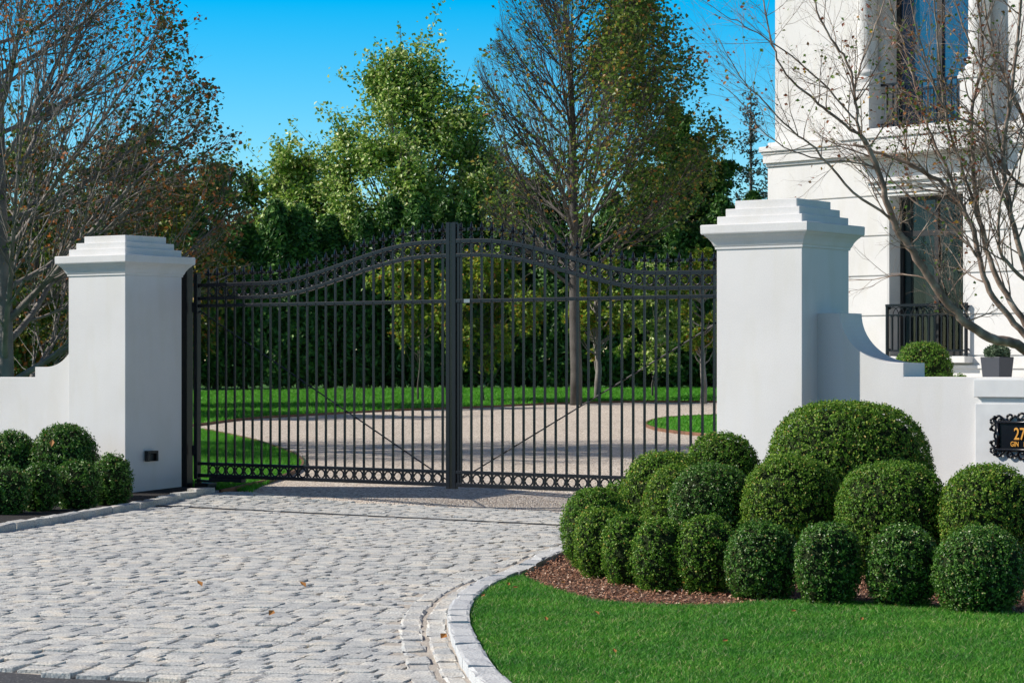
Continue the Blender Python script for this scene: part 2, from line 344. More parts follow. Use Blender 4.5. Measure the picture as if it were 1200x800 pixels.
# setts of the field, rows nearly parallel to the street
ra = np.array([.965, -.262]); rb = np.array([.262, .965])
mb = MB(); field = np.array(drive)
innerR = offset_line(kerbR, .0)
row = 0; y = -4.0
dist_line = kerbR[:-4]
DR0 = G0-1.85*NB
while y < 22:
    rw = rng.uniform(.135, .16); x = -12+rng.uniform(0, .2); cs = []
    while x < 14:
        l = rng.uniform(.16, .22); cs.append((x+l/2, l)); x += l
    c = np.array([q[0] for q in cs]); L = np.array([q[1] for q in cs])
    PX = ra[0]*c+rb[0]*(y+12); PY = ra[1]*c+rb[1]*(y+12)
    ok = in_poly(PX, PY, field)
    for k in np.nonzero(ok)[0]:
        p = np.array([PX[k], PY[k]])
        if np.abs(((p-DR0) @ NB)) < .10: continue
        dd = np.min(np.linalg.norm(dist_line-p, axis=1))
        if dd < .375 and p[1] < 21.5: continue
        jl = rng.uniform(.002, .008) if rng.uniform() < .42 else rng.uniform(.015, .032)
        sett_block(mb, p, ra, rb, L[k]/2-jl*.6, rw/2-rng.uniform(.000, .003), float(gz(p[1]))+.034+rng.normal(0, .0028), rng, .03, .0024, .003)
    y += rw; row += 1
# two curved courses along the kerb
def course(mb, line, off, wdt, ln, zt, drop, rnd, gap=.008, rough=.004):
    P = resample(offset_line(line, off), ln)
    for i in range(len(P)-1):
        t = P[i+1]-P[i]; L = np.linalg.norm(t)
        if L < .05: continue
        t /= L; n = np.array([-t[1], t[0]])
        c = (P[i]+P[i+1])/2
        sett_block(mb, c, t, n, L/2-gap, wdt/2+rnd.normal(0, .003), float(gz(c[1]))+zt+rnd.normal(0, .003), rnd, drop, rough)
course(mb, kerbR[:-4], -.135, .115, .30, .036, .03, rng)
course(mb, kerbR[:-4], -.285, .125, .27, .036, .03, rng)
tag(mb.build('driveway', GRANITE), kind='structure')
PJ = kerbR[:-4]; A_ = offset_line(PJ, -.06); B_ = offset_line(PJ, -.50); g_ = gz(PJ[:, 1]); n_ = len(PJ); ii = np.arange(n_-1)
tag(obj('sand_joint_bed', np_mesh('sand_joint_bed', np.concatenate([np.c_[A_, g_+.031], np.c_[B_, g_+.024]]), np.stack([ii, ii+1, ii+1+n_, ii+n_], -1), None, [SAND])), kind='structure')
mb = MB()
course(mb, kerbR, 0.0, .13, .34, .09, .09, rng, .008, .003)
tag(mb.build('granite_kerb', KERBG), kind='structure')
mb = MB()
course(mb, kerbL, .06, .13, .42, .10, .1, rng, .006, .005)
tag(mb.build('stone_kerb', GRANITE), kind='structure')
# slot drain across the drive
mb = MB(); mb.frame_box((*DR0, 0), (*E, 0), (*NB, 0), (0, 0, 1), .2, 7.3, -.17, .17, 0, .028); tag(mb.build('drain_bedding', SAND), kind='structure')
mb = MB()
for k in range(2):
    mb.frame_box((*DR0, 0), (*E, 0), (*NB, 0), (0, 0, 1), .2, 7.3, -.034+k*.038, -.006+k*.038, -.01, .037)
tag(mb.build('drain_grate', DARKM), 'long narrow dark slot drain across the cobbled drive', 'drain')

# gravel court beyond the gate
grav = [gp(*p) for p in [(222, 501), (232, 500), (268, 495), (304, 491), (350, 488.5), (400, 485.5), (470, 482), (535, 479.5), (600, 476.5), (670, 473.5), (740, 472), (835, 472), (900, 473)]]
grav += [(13.5, 56), (15.5, 47), (13, 38), (8, 32.5), (4.4, 28), tuple(G0-.15*NB+E*8.1), tuple(G0-.15*NB+E*.9)]
grav += [gp(*p) for p in [(331, 562), (345, 556), (354, 549), (354, 543), (347, 536), (330, 529), (300, 519), (270, 512), (240, 506)]]
sheet('gravel_drive', grav, .012, GRAVEL)
isl = smooth_poly([gp(*p) for p in [(900, 487), (835, 489), (790, 491), (768, 494), (758, 498), (760, 502), (780, 507), (835, 513), (900, 520)]], 4)
isl = [tuple(p) for p in isl]+[(5.8, 36), (7.8, 38), (8.8, 43), (8.2, 48)]
sheet('island_lawn', isl, .03, GROUND)
def ribbon(name, P, h0, h1, wd, m):
    P = np.asarray(P); A = offset_line(P, wd/2); B = offset_line(P, -wd/2); g = gz(P[:, 1]); n = len(P)
    V = np.concatenate([np.c_[A, g+h0], np.c_[A, g+h1], np.c_[B, g+h1], np.c_[B, g+h0]])
    i = np.arange(n-1); Q = [np.stack([a*n+i, a*n+i+1, b*n+i+1, b*n+i], -1) for a, b in ((0, 1), (1, 2), (2, 3))]
    return tag(obj(name, np_mesh(name, V, np.concatenate(Q), None, [m])), kind='structure')
ribbon('island_edging', isl[:-4], 0, .07, .04, CORTEN)
ribbon('steel_edging', smooth_poly([gp(*p) for p in [(258, 580), (285, 574), (310, 568), (331, 562), (345, 556), (354, 549), (354, 543), (347, 536), (330, 529), (300, 519), (270, 512), (240, 506)]], 5), 0, .065, .03, CORTEN)
ribbon('court_edging', smooth_poly([gp(*p) for p in [(222, 501), (268, 495), (304, 491), (350, 488.5), (400, 485.5), (470, 482), (535, 479.5), (600, 476.5), (670, 473.5), (740, 472), (835, 472), (900, 473)]], 5), 0, .06, .03, CORTEN)

# beds
lawnb = smooth_poly([gp(*p) for p in [(606, 681), (612, 685), (640, 698), (665, 706), (700, 715), (756, 720), (800, 721), (850, 720), (900, 716), (980, 716), (1050, 719), (1125, 725), (1200, 732), (1300, 742)]], 4)
wallR = lambda t, sb: PR+sb*NB+E*t
kr_up = [tuple(p) for p in offset_line(kerbR, .07)]
i_tip = int(np.argmin(np.linalg.norm(np.array(kr_up)-lawnb[0], axis=1)))
bedR = kr_up[:i_tip+1]+[tuple(p) for p in lawnb]+[(8.5, 15.2), (8.5, 18.6)]+[tuple(wallR(t, .2)) for t in (5, 0)]
sheet('mulch_bed', bedR, .045, MULCH)
lawnF = [tuple(p) for p in lawnb[::-1]]+kr_up[i_tip:]+[(9, 6), (9, 14.5)]
sheet('front_lawn', lawnF, .05, GROUND)
bedL = [tuple(p) for p in offset_line(kerbL, .12)]+[tuple(PL+.93*NB+E*.25), tuple(PL+E*-8+NB*.4), (-11, 25)]
sheet('shade_toned_bed', bedL, .05, SOIL)  # shaded bed, its darkness carried by the soil colour

def scatter(poly, n, r, clip=None):
    P = np.array(poly); a = P.min(0); b = P.max(0)
    if clip: a = np.maximum(a, clip[0]); b = np.minimum(b, clip[1])
    out = []; c = 0
    while c < n:
        q = r.uniform(a, b, (n*2, 2)); q = q[in_poly(q[:, 0], q[:, 1], poly)]; out.append(q); c += len(q)
    return np.concatenate(out)[:n]
def blades(name, poly, n, h, wd, m, base, r, clip=None, lean=.7):
    P = scatter(poly, n, r, clip)
    # only what the lens and a step to the side can see
    keep = np.abs(P[:, 0]) < P[:, 1]*.26+1.1
    P = P[keep]; n = len(P)
    z = gz(P[:, 1])+base; a = r.uniform(0, 2*PI, n); H = h*r.uniform(.55, 1.25, n)
    ln = r.normal(0, lean, (n, 2))*H[:, None]
    D = np.stack([np.cos(a), np.sin(a)], -1)*wd/2
    B = np.c_[P, z]; V = np.zeros((n, 5, 3))
    V[:, 0] = B; V[:, 0, :2] -= D; V[:, 1] = B; V[:, 1, :2] += D
    mid = B+np.c_[ln*.35, H*.6]
    V[:, 2] = mid; V[:, 2, :2] += D*.75; V[:, 3] = mid; V[:, 3, :2] -= D*.75
    V[:, 4] = B+np.c_[ln, H]
    i = np.arange(n)*5
    o = obj(name, np_mesh(name, V.reshape(-1, 3), np.stack([i, i+1, i+2, i+3], -1), np.stack([i+3, i+2, i+4], -1), [m]))
    return tag(o, kind='stuff')
o = blades('lawn_grass', lawnF, 300000, .034, .0042, BLADE, .05, np.random.default_rng(3), ((-.6, 11.0), (5.4, 17.5)))
tag(o, 'thick mown green grass of the front lawn by the curved kerb', 'grass')
backL = [gp(*p) for p in [(352, 552), (354, 543), (347, 536), (330, 529), (300, 519), (270, 512), (240, 506), (222, 503), (180, 500)]]+[tuple(G0+E*-1.5+NB*.3), tuple(gateEdgeL+NB*.25), tuple(G0+E*1.0)]
o = blades('back_lawn_grass', backL, 60000, .07, .012, BLADE2, .0, np.random.default_rng(4))
tag(o, 'bright green grass behind the left end of the gate', 'grass')
farL = [gp(*p) for p in [(150, 498), (232, 499), (268, 494), (304, 490), (400, 484.5), (535, 478.5), (670, 472.5), (740, 471), (835, 471), (950, 471), (950, 455), (700, 456), (400, 458), (150, 462)]]
o = blades('far_lawn_grass', farL, 110000, .10, .035, BLADE2, .0, np.random.default_rng(5))
tag(o, 'sunlit strip of grass between the gravel court and the trees', 'grass')
o = blades('island_grass', isl, 20000, .07, .025, BLADE2, .02, np.random.default_rng(6))
tag(o, 'small rounded lawn inside the gravel court by the right pillar', 'grass')
# bark chips
r = np.random.default_rng(8)
P = scatter(bedR, 75000, r, ((-.3, 14.5), (5.8, 20.5))); n = len(P)
a = r.uniform(0, 2*PI, n); L = r.uniform(.004, .014, n); Wd = r.uniform(.002, .005, n); tl = r.uniform(-.7, .7, n)
u = np.stack([np.cos(a)*np.cos(tl), np.sin(a)*np.cos(tl), np.sin(tl)], -1)*L[:, None]; v = np.stack([-np.sin(a), np.cos(a), r.uniform(-.4, .4, n)], -1)*Wd[:, None]
B = np.c_[P, gz(P[:, 1])+.052+r.uniform(0, .025, n)]
V = np.stack([B-u-v, B+u-v, B+u+v, B-u+v], 1).reshape(-1, 3); i = np.arange(n)*4
tag(obj('bark_chips', np_mesh('bark_chips', V, np.stack([i, i+1, i+2, i+3], -1), None, [CHIP])), 'loose reddish brown bark mulch chips around the clipped bushes', 'mulch', kind='stuff')

# ------------------------------------------------------------------ foliage builders
def leaf_quads(P, Nn, size, aspect, r, fold=0.15):
    n = len(P); size = np.broadcast_to(size, (n,))
    Nn = Nn/(np.linalg.norm(Nn, axis=1)[:, None]+1e-9)
    t = r.normal(0, 1, (n, 3)); t -= (t*Nn).sum(1)[:, None]*Nn; t /= np.linalg.norm(t, axis=1)[:, None]+1e-9
    b = np.cross(Nn, t); s = size[:, None]
    V = np.stack([P-t*s*.5, P+b*s*.5*aspect+Nn*s*fold-t*s*.05, P+t*s*.5, P-b*s*.5*aspect+Nn*s*fold-t*s*.05], 1).reshape(-1, 3)
    i = np.arange(n)*4
    return V, np.stack([i, i+1, i+2, i+3], -1)
def lumpy(D, r, k=14, amp=.075):
    c = r.normal(0, 1, (k, 3)); c /= np.linalg.norm(c, axis=1)[:, None]; s = r.uniform(-1, 1, k)
    return 1+amp*(np.exp(-((D[:, None]-c[None])**2).sum(-1)/.25)*s).sum(1)

def boxwood(label, px, top, wpx, Y, group, sq=2.4, seed=0, base=None, leaf=.018):
    r = np.random.default_rng(100+seed)
    X = (px-600)/F*Y; wd = wpx/F*Y*(1.0 if seed < 9 else 1.05); g = float(gz(Y))+.04 if base is None else base
    h = 1.6-(top-HZ)/F*Y-g
    root = thing('boxwood_bush', label, 'bush', (X, Y, g), 0, group)
    area = PI*wd*h*1.05
    n = int(min(area/(leaf*leaf*.55)*2.4, 90000))
    def shape(D):
        p = (np.abs(D)**sq).sum(1)**(1/sq); Q = D/p[:, None]
        z = np.maximum(Q[:, 2], -.86); tap = np.where(z < 0, 1-(.26 if seed < 9 else .10)*z**2, 1.)
        return np.stack([Q[:, 0]*wd/2*tap, Q[:, 1]*wd/2*tap, (z+.82)/1.82*h*.985], -1)
    D = r.normal(0, 1, (n, 3)); D /= np.linalg.norm(D, axis=1)[:, None]
    r2 = np.random.default_rng(500+seed)
    cz = np.array([0, 0, h*.5])
    nt_ = n//7; kk = r.integers(0, nt_, n); T0 = D[:nt_]; S = shape(T0)
    C0 = cz+(S-cz)*(lumpy(T0, r2)*(1-np.abs(r.normal(0, .018, nt_))))[:, None]+T0*r.uniform(-.014, .014, nt_)[:, None]
    d_ = np.abs(r.normal(0, 1, n))
    P = C0[kk]+r.normal(0, leaf*.48, (n, 3))-T0[kk]*(d_*leaf*.7)[:, None]
    D = T0[kk]
    P = P[P[:, 2] > .0]; D = D[:len(P)] if False else (P-cz)/np.linalg.norm(P-cz, axis=1)[:, None]
    V, Q = leaf_quads(P, D*.9+r.normal(0, .6, D.shape), leaf*r.uniform(.7, 1.3, len(P)), .62, r)
    obj('foliage', np_mesh('foliage', V, Q, None, [BOX_Y if seed in (1, 10, 11, 14, 17, 16, 72) else BOX_D if seed in (5, 6, 7, 8, 12) or 40 <= seed < 60 else BOX]), None, root)
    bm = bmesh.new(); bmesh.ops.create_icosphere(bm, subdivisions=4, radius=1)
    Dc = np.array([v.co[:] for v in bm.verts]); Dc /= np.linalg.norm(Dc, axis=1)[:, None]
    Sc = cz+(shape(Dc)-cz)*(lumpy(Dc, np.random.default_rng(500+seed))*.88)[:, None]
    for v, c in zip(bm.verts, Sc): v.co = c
    obj('shade_core', bm, SHADE_CORE, root)  # solid core for the inner twigs, interior shade in its dark colour
    m = MB()
    for k in range(5):
        q = r.uniform(-.06, .06, 2)*wd*1.5
        m.tube([(q[0]*.4, q[1]*.4, -.05), (q[0], q[1], h*.25)], [.012, .008], 5)
    m.build('stem', BARKD, root)
    return root

class Tree:
    def __init__(s, seed): s.r = np.random.default_rng(seed); s.mb = MB(); s.tp = []; s.td = []
    def grow(s, p, d, L, rad, lvl, S):
        r = s.r; last = lvl >= S['levels']-1
        env = S.get('env')
        if env and lvl > 0 and not env(np.asarray(p, float)): return
        ns = S['seg'][lvl]; step = L/ns; d = np.array(d, float); d /= np.linalg.norm(d); P = [np.array(p, float)]; Ds = [d]
        for i in range(ns):
            d = d+r.normal(0, S['wander'][lvl], 3); d[2] += S['trop'][lvl]; d /= np.linalg.norm(d)
            P.append(P[-1]+d*step); Ds.append(d)
        if env and lvl > 0:
            k_ = len(P)
            while k_ > 2 and not env(P[k_-1]): k_ -= 1
            P = P[:k_]; Ds = Ds[:k_]; ns = k_-1
        P = np.array(P); R = rad*np.linspace(1, S['taper'][lvl], ns+1)
        s.mb.tube(P, R, S['sides'][lvl], lvl == 0)
        if last or lvl >= S.get('leaf_from', 99):
            for i in range(1, ns+1): s.tp.append(P[i]); s.td.append(Ds[i])
        if last: return
        n = S['n'][lvl]; st = S['start'][lvl]
        for k in range(n):
            f = st+(1-st)*((k+r.uniform(0, 1))/n); f = min(f, .999)
            i = min(int(f*ns), ns-1); fr = f*ns-i; q = P[i]*(1-fr)+P[i+1]*fr; dd = Ds[i]
            az = k*2.4+r.uniform(-.5, .5); ang = math.radians(S['ang'][lvl]*r.uniform(.7, 1.3))
            ref = np.array([0, 0, 1.]) if abs(dd[2]) < .9 else np.array([1., 0, 0])
            u = np.cross(dd, ref); u /= np.linalg.norm(u); v = np.cross(dd, u)
            nd = dd*math.cos(ang)+(u*math.cos(az)+v*math.sin(az))*math.sin(ang)
            ll = L*S['len'][lvl]*(1-S.get('fall', [.45]*6)[lvl]*(f-st)/(1-st+1e-6))*r.uniform(.75, 1.2)
            rr = min(R[i]*S['rr'][lvl], R[i]*.9)
            s.grow(q, nd, ll, rr, lvl+1, S)
    def leaves(s, per, size, spread, m, root, keep=None, droop=.3, name='leaves', aspect=.75):
        P = np.array(s.tp); r = s.r
        if keep is not None: P = P[r.uniform(size=len(P)) < keep(P)]
        P = np.repeat(P, per, 0); n = len(P)
        P = P+r.normal(0, spread, (n, 3)); P[:, 2] -= np.abs(r.normal(0, spread*droop, n))
        Nn = r.normal(0, 1, (n, 3)); Nn[:, 2] = np.abs(Nn[:, 2])+.3
        V, Q = leaf_quads(P, Nn, size*r.uniform(.6, 1.25, n), aspect, r)
        return obj(name, np_mesh(name, V, Q, None, [m]), None, root)

def base_of(px, Y): return ((px-600)/F*Y, Y, float(gz(Y)))

# ------------------------------------------------------------------ gate pillars and wing walls
RZ = math.atan2(E[1], E[0])
def sq_loft(mb, lv, x0, x1, y0, y1):
    V = []
    for z, o in lv: V += [(x0-o, y0-o, z), (x1+o, y0-o, z), (x1+o, y1+o, z), (x0-o, y1+o, z)]
    n = len(lv); Q = [(i*4+k, i*4+(k+1) % 4, i*4+4+(k+1) % 4, i*4+4+k) for i in range(n-1) for k in range(4)]
    Q += [(n*4-4, n*4-3, n*4-2, n*4-1)]
    mb.raw(V, Q)
def pillar(P0, dz, label):
    root = thing('gate_pillar', label, 'pillar', (P0[0], P0[1], 0), RZ, 'white gate pillars')
    m = MB(); sq_loft(m, [(-.2, 0), (2.62+dz, 0)], -.93, 0, 0, .93); bevel(m.build('shaft', STUCCO, root), .006)
    m = MB(); sq_loft(m, [(2.61+dz, .002), (2.61+dz, .012), (2.632+dz, .014), (2.645+dz, .024), (2.68+dz, .038), (2.715+dz, .062), (2.74+dz, .088), (2.752+dz, .094), (2.752+dz, .108), (2.765+dz, .114), (2.838+dz, .116), (2.845+dz, .108), (2.85+dz, 0)], -.93, 0, 0, .93)
    c = m.build('cap_moulding', STUCCO, root); bevel(c, .003, 1)
    for a, b, o in ((2.842, 2.925, -.002), (2.925, 3.0, -.062), (3.0, 3.08, -.128)):
        m = MB(); sq_loft(m, [(a+dz, o), (b+dz, o)], -.93, 0, 0, .93); bevel(m.build('cap_step', STUCCO, root), .006)
    return root
pl = pillar(PL, 0, 'tall white stucco gate pillar with stepped cap left of the gate, small box light on its side')
pr = pillar(PR, .075, 'tall white stucco gate pillar with stepped cap standing behind the big clipped bushes')

def prism_wall(name, prof, y0, y1, m, parent):
    n = len(prof); V = [(x, y0, z) for x, z in prof]+[(x, y1, z) for x, z in prof]
    bm = bmesh.new(); vs = [bm.verts.new(v) for v in V]
    bm.faces.new(vs[:n]); bm.faces.new(vs[n:][::-1])
    for i in range(n): bm.faces.new([vs[i], vs[i+n], vs[(i+1) % n+n], vs[(i+1) % n]])
    bmesh.ops.recalc_face_normals(bm, faces=bm.faces[:])
    return obj(name, bm, m, parent)
def curve(x0, x1, z0, z1, n=18): return [(x0+(x1-x0)*(1-math.cos(t)), z0-(z0-z1)*math.sin(t)) for t in np.linspace(0, PI/2, n)]
wr = thing('garden_wall', 'white wall with scooped end, joining the right pillar and carrying the address pier', 'wall', (PR[0], PR[1], 0), RZ)
bevel(prism_wall('wall_body', [(-.05, -.2), (7.5, -.2), (7.5, 1.47), (.90, 1.47), (.90, 1.60)]+curve(.24, .82, 2.07, 1.60)[::-1]+[(-.05, 2.07)], .30, .74, STUCCO, wr), .005)
m = MB(); m.box(1.63, 3.75, .235, .80, 1.29, 1.452); bevel(m.build('pier_cap', PIERST, wr), .006)
m = MB(); m.box(1.69, 3.69, .275, .76, 1.235, 1.288); m.build('pier_neck', PIERST, wr)
m = MB(); m.box(1.64, 3.74, .245, .78, -.2, 1.233); bevel(m.build('pier_block', PIERST, wr), .006)
wl = thing('garden_wall', 'low white wall with scooped end behind the round bushes, joining the left pillar', 'wall', (PL[0], PL[1], 0), RZ)
q = -.93
bevel(prism_wall('wall_body', [(q+.05, -.2), (-9, -.2), (-9, 1.425), (q-.89, 1.425), (q-.89, 1.55)]+[(q-(x-.0), z) for x, z in curve(.18, .70, 2.03, 1.55)[::-1]]+[(q+.05, 2.03)], .30, .74, STUCCO, wl), .005)

# little box light on the left pillar
lp = thing('wall_light', 'small dark box light on the shaded side of the left pillar', 'light', (PL[0]+NB[0]*.37, PL[1]+NB[1]*.37, .52), RZ)
m = MB(); m.box(0, .03, -.06, .06, -.06, .06); bevel(m.build('back_plate', STEEL, lp), .004)
m = MB(); m.box(.028, .085, -.085, .085, .028, .06); m.box(.028, .085, -.085, -.055, -.062, .028); m.box(.028, .085, .055, .085, -.062, .028); m.box(.028, .05, -.055, .055, -.062, .02)
bevel(m.build('hood', DARKM, lp), .003)

# address plaque
PS = 1.64+.545
pq = thing('address_plaque', 'black cast plaque with scrolled border and gold lettering on the pier', 'sign', (*(PR+E*PS+NB*.243), .945), RZ)
m = MB(); m.box(-.30, .30, -.022, 0, -.115, .115); bevel(m.build('panel', IRON, pq), .004)
m = MB()
for x0, x1, z0, z1 in ((-.32, .32, .113, .133), (-.32, .32, -.133, -.113), (-.32, -.298, -.113, .113), (.298, .32, -.113, .113)): m.box(x0, x1, -.036, 0, z0, z1)
def spiral(cx, cz, r0, turns, a0, sg, rad=.013):
    t = np.linspace(0, 1, 26); rr = r0*(1-.8*t); a = a0+sg*t*turns*2*PI
    m.tube(np.c_[cx+rr*np.cos(a), np.full(26, -.022), cz+rr*np.sin(a)], rad*(1-.3*t), 6)
for sx in (-1, 1):
    for sz in (-1, 1):
        for fx, fz, r0, a0, sg in ((.30, .15, .045, -PI/2, 1), (.19, .165, .04, -PI/2, 1), (.075, .17, .05, -PI*.4, 1), (.345, .065, .042, PI, -1), (.36, .135, .03, PI*1.2, 1)):
            a = a0 if sx > 0 else PI-a0; a = a if sz > 0 else -a
            spiral(sx*fx, sz*fz, r0, 1.1, a, sg*sx*sz)
        m.lathe((sx*.375, -.03, sz*.06), [(0, -.018), (.016, -.01), (.018, 0), (.016, .01), (0, .018)], 8)
        m.lathe((sx*.34, -.03, sz*.165), [(0, -.018), (.016, -.01), (.018, 0), (.016, .01), (0, .018)], 8)
    xs = np.linspace(.02, .34, 16); m.tube(np.c_[sx*xs, np.full(16, -.02), .15+.03*np.cos(xs*42)], .011, 6); m.tube(np.c_[sx*xs, np.full(16, -.02), -.15-.03*np.cos(xs*42)], .011, 6)
    zs = np.linspace(-.12, .12, 10); m.tube(np.c_[sx*(.335+.012*np.cos(zs*50)), np.full(10, -.02), zs], .011, 6)
m.lathe((0, -.02, .20), [(0, -.04), (.03, -.02), (.036, 0), (.02, .025), (0, .05)], 8); m.lathe((0, -.02, -.20), [(0, -.05), (.02, -.025), (.036, 0), (.03, .02), (0, .04)], 8)
m.build('scroll_border', IRON, pq, True)
def text(body, size, x, z, parent, name):
    cu = bpy.data.curves.new(name, 'FONT'); cu.body = body; cu.size = size; cu.extrude = .003; cu.offset = size*.012; cu.align_x = 'LEFT'; cu.space_character = 1.0 if len(body) < 4 else 1.45
    t = bpy.data.objects.new(name, cu); COL.objects.link(t)
    dg = bpy.context.evaluated_depsgraph_get(); me = bpy.data.meshes.new_from_object(t.evaluated_get(dg)); bpy.data.objects.remove(t)
    me.materials.clear(); me.materials.append(GOLD)
    # thin serifs: widen strokes a little by scaling
    o = put(bpy.data.objects.new(name, me), parent); o.location = (x, -.027, z); o.rotation_euler = (PI/2, 0, 0); o.scale = (.82, 1.12, 1); return o
text('27', .135, -.156, -.030, pq, 'number_lettering')
text('GIN', .056, -.188, -.092, pq, 'street_lettering'); text('LANE', .056, -.062, -.092, pq, 'street_lettering')

# ------------------------------------------------------------------ gate
W = 3.82; NBAR = 26; PITCH = (W-.10)/(NBAR+.6)
def ztop(x):
    t = min(max((x-1.15)/(3.5-1.15), 0), 1); return 2.515+.385*t*t*(3-2*t)+.03*min(max((x-.0)/W, 0), 1)
def sweep(mb, xs, zf, w_, h, sg, y0=0):
    V = []
    for x in xs:
        z = zf(x)
        for a, b in ((-1, -1), (1, -1), (1, 1), (-1, 1)): V.append((sg*x, y0+a*w_/2, z+b*h/2))
    n = len(xs); Q = [(i*4+k, i*4+4+k, i*4+4+(k+1) % 4, i*4+(k+1) % 4) for i in range(n-1) for k in range(4)]+[(0, 1, 2, 3), (n*4-1, n*4-2, n*4-3, n*4-4)]
    mb.raw(V, Q)
def gate_leaf(x0, sg, label):
    o = G0+E*x0
    root = thing('gate_leaf', label, 'gate', (o[0], o[1], .10), RZ, 'leaves of the black double gate')
    D = -.10                                            # heights below are above the road
    xs = np.linspace(.05, W-.04, 60)
    for nm, zf, h in (('top_rail', ztop, .046), ('arched_rail', lambda x: ztop(x)-.155, .042), ('middle_rail', lambda x: 2.275, .040), ('bottom_rail', lambda x: .405, .036), ('bottom_rail', lambda x: .265, .042)):
        m = MB(); sweep(m, xs, lambda x, f=zf: f(x)+D, .042, h, sg)
        for k in range(NBAR): # screw heads
            x = .10+PITCH*(k+.8); z = zf(x)+D
            m.box(sg*x-.006, sg*x+.006, -.028, -.019, z-.006, z+.006)
        bevel(m.build(nm, IRON, root), .012, 3)
    a, b = sorted((sg*.0, sg*.062)); m = MB(); m.box(a, b, -.035, .035, .22+D, 2.66+D); bevel(m.build('hinge_stile', IRON, root), .005, 1)
    a, b = sorted((sg*(W-.054), sg*W)); m = MB(); m.box(a, b, -.026, .026, .22+D, 3.14+D); bevel(m.build('meeting_stile', IRON, root), .005, 1)
    if sg < 0: m = MB(); m.box(-W+.064, -W+.094, -.012, .018, .25+D, 3.12+D); m.build('stop_bar', IRON, root)
    bar0 = None; fin = None; rt = None; rb_ = None
    for k in range(NBAR):
        x = .10+PITCH*(k+.8); zt = ztop(x)
        m = MB(); m.box(sg*x-.0105, sg*x+.0105, -.0105, .0105, .27+D, zt+.03+D)
        bo = m.build('bar', IRON, root)
        if fin is None:
            f = MB(); f.lathe((0, 0, 0), [(.018, 0), (.018, .018), (.009, .022), (.008, .035), (.019, .045), (.008, .056), (.008, .072), (.016, .082), (.018, .095), (.012, .105), (.014, .115), (.010, .14), (.004, .165), (0, .175)], 8)
            f.box(-.036, .036, -.007, .007, .084, .095); f.box(-.007, .007, -.036, .036, .084, .095)
            for s in (-1, 1): f.box(s*.036-.007, s*.036+.007, -.008, .008, .08, .108); f.box(-.008, .008, s*.036-.007, s*.036+.007, .08, .108)
            fin = f.mesh('finial', IRON)
        fo = obj('finial', fin, None, bo); fo.scale = (1.2, 1.2, 1.08); fo.location = (sg*x, 0, zt+.026+D)
        if k < NBAR-1:
            xm = x+PITCH/2; zm = ztop(xm)-.078
            if rt is None:
                t = np.linspace(0, 2*PI, 29); q = MB()
                q.tube(np.c_[.0475*np.cos(t), 0*t, .0475*np.sin(t)], .0085, 6, False); rt = q.mesh('ring', IRON, True)
            r1 = obj('ring', rt, None, root); r1.location = (sg*xm, 0, zm+D)
            r2 = obj('ring', rt, None, root); r2.location = (sg*xm, 0, .335+D); r2.scale = (1.04, 1, 1.04)
    m = MB(); m.tube([(sg*(W-.04), .02, .30+D), (sg*.05, .02, 2.22+D)], .008, 6); m.build('brace_rod', IRON, root)
    for z in (.5, 2.2): # hinges
        m = MB(); m.lathe((sg*-.03, 0, z+D), [(0, 0), (.022, 0), (.022, .12), (0, .12)], 8); m.build('hinge', IRON, root)
    return root
gl = gate_leaf(.10, 1, 'left leaf of the black iron double gate, its outer end in the pillar shadow')
gr = gate_leaf(.10+W*2+.03, -1, 'right leaf of the black iron double gate, its lower corner behind clipped bushes')
m = MB(); m.box(-W+.17, -W+.25, -.028, -.024, 2.155, 2.195); m.build('latch_plate', STEEL, gr)
for x0, lb in ((-.045, 'square black hinge post against the left gate pillar'), (.10+W*2+.165, 'square black hinge post hidden beside the right gate pillar')):
    o = G0+E*x0; p = thing('gate_post', lb, 'post', (o[0], o[1], 0), RZ, 'hinge posts of the gate')
    m = MB(); m.box(-.06, .055, -.055, .055, -.1, 2.74); bevel(m.build('shaft', IRON, p), .006)
    m = MB(); sq_loft(m, [(2.74, .008), (2.752, .008), (2.775, -.03)], -.06, .055, -.055, .055); m.build('post_cap', IRON, p)
ga = thing('gate_opener', 'black gate opener arm low under the left leaf', 'gate opener', (*(G0+E*.12-NB*.02), .1), RZ)
m = MB(); m.box(-.02, .20, .0, .16, .0, .075); bevel(m.build('motor_housing', DARKM, ga), .01)
m = MB(); m.box(.02, .34, -.03, .02, .09, .115); m.tube([(.06, 0, .07), (.06, 0, .12)], .03, 8); m.build('arm', IRON, ga)
m = MB(); m.box(.26, .78, -.05, .03, .10, .145); bevel(m.build('mounting_bracket', IRON, ga), .004)

# ------------------------------------------------------------------ house
HC = np.array([4.95, 45.0]); HE = np.array([.671, -.741]); HRZ = math.atan2(HE[1], HE[0])
house = thing('house', 'large white limestone house with columns and tall windows on the right', 'house', (HC[0], HC[1], 0), HRZ)
# local frame: x along the facade, y into the house, z up
def hpart(name, boxes, m, bv=.006, parent=None, smooth=False):
    q = MB()
    for b in boxes: q.box(*b)
    o = q.build(name, m, parent or house, smooth)
    return bevel(o, bv, 1) if bv else o
LEN = 15.0; BAY = 5.9
wins = [(2.80, 4.48), (2.80+BAY, 4.48+BAY)]
ZB, ZT = 1.72, 4.57
def spans(a, b, holes):
    out = []; x = a
    for h0, h1 in holes:
        out.append((x, h0)); x = h1
    out.append((x, b)); return out
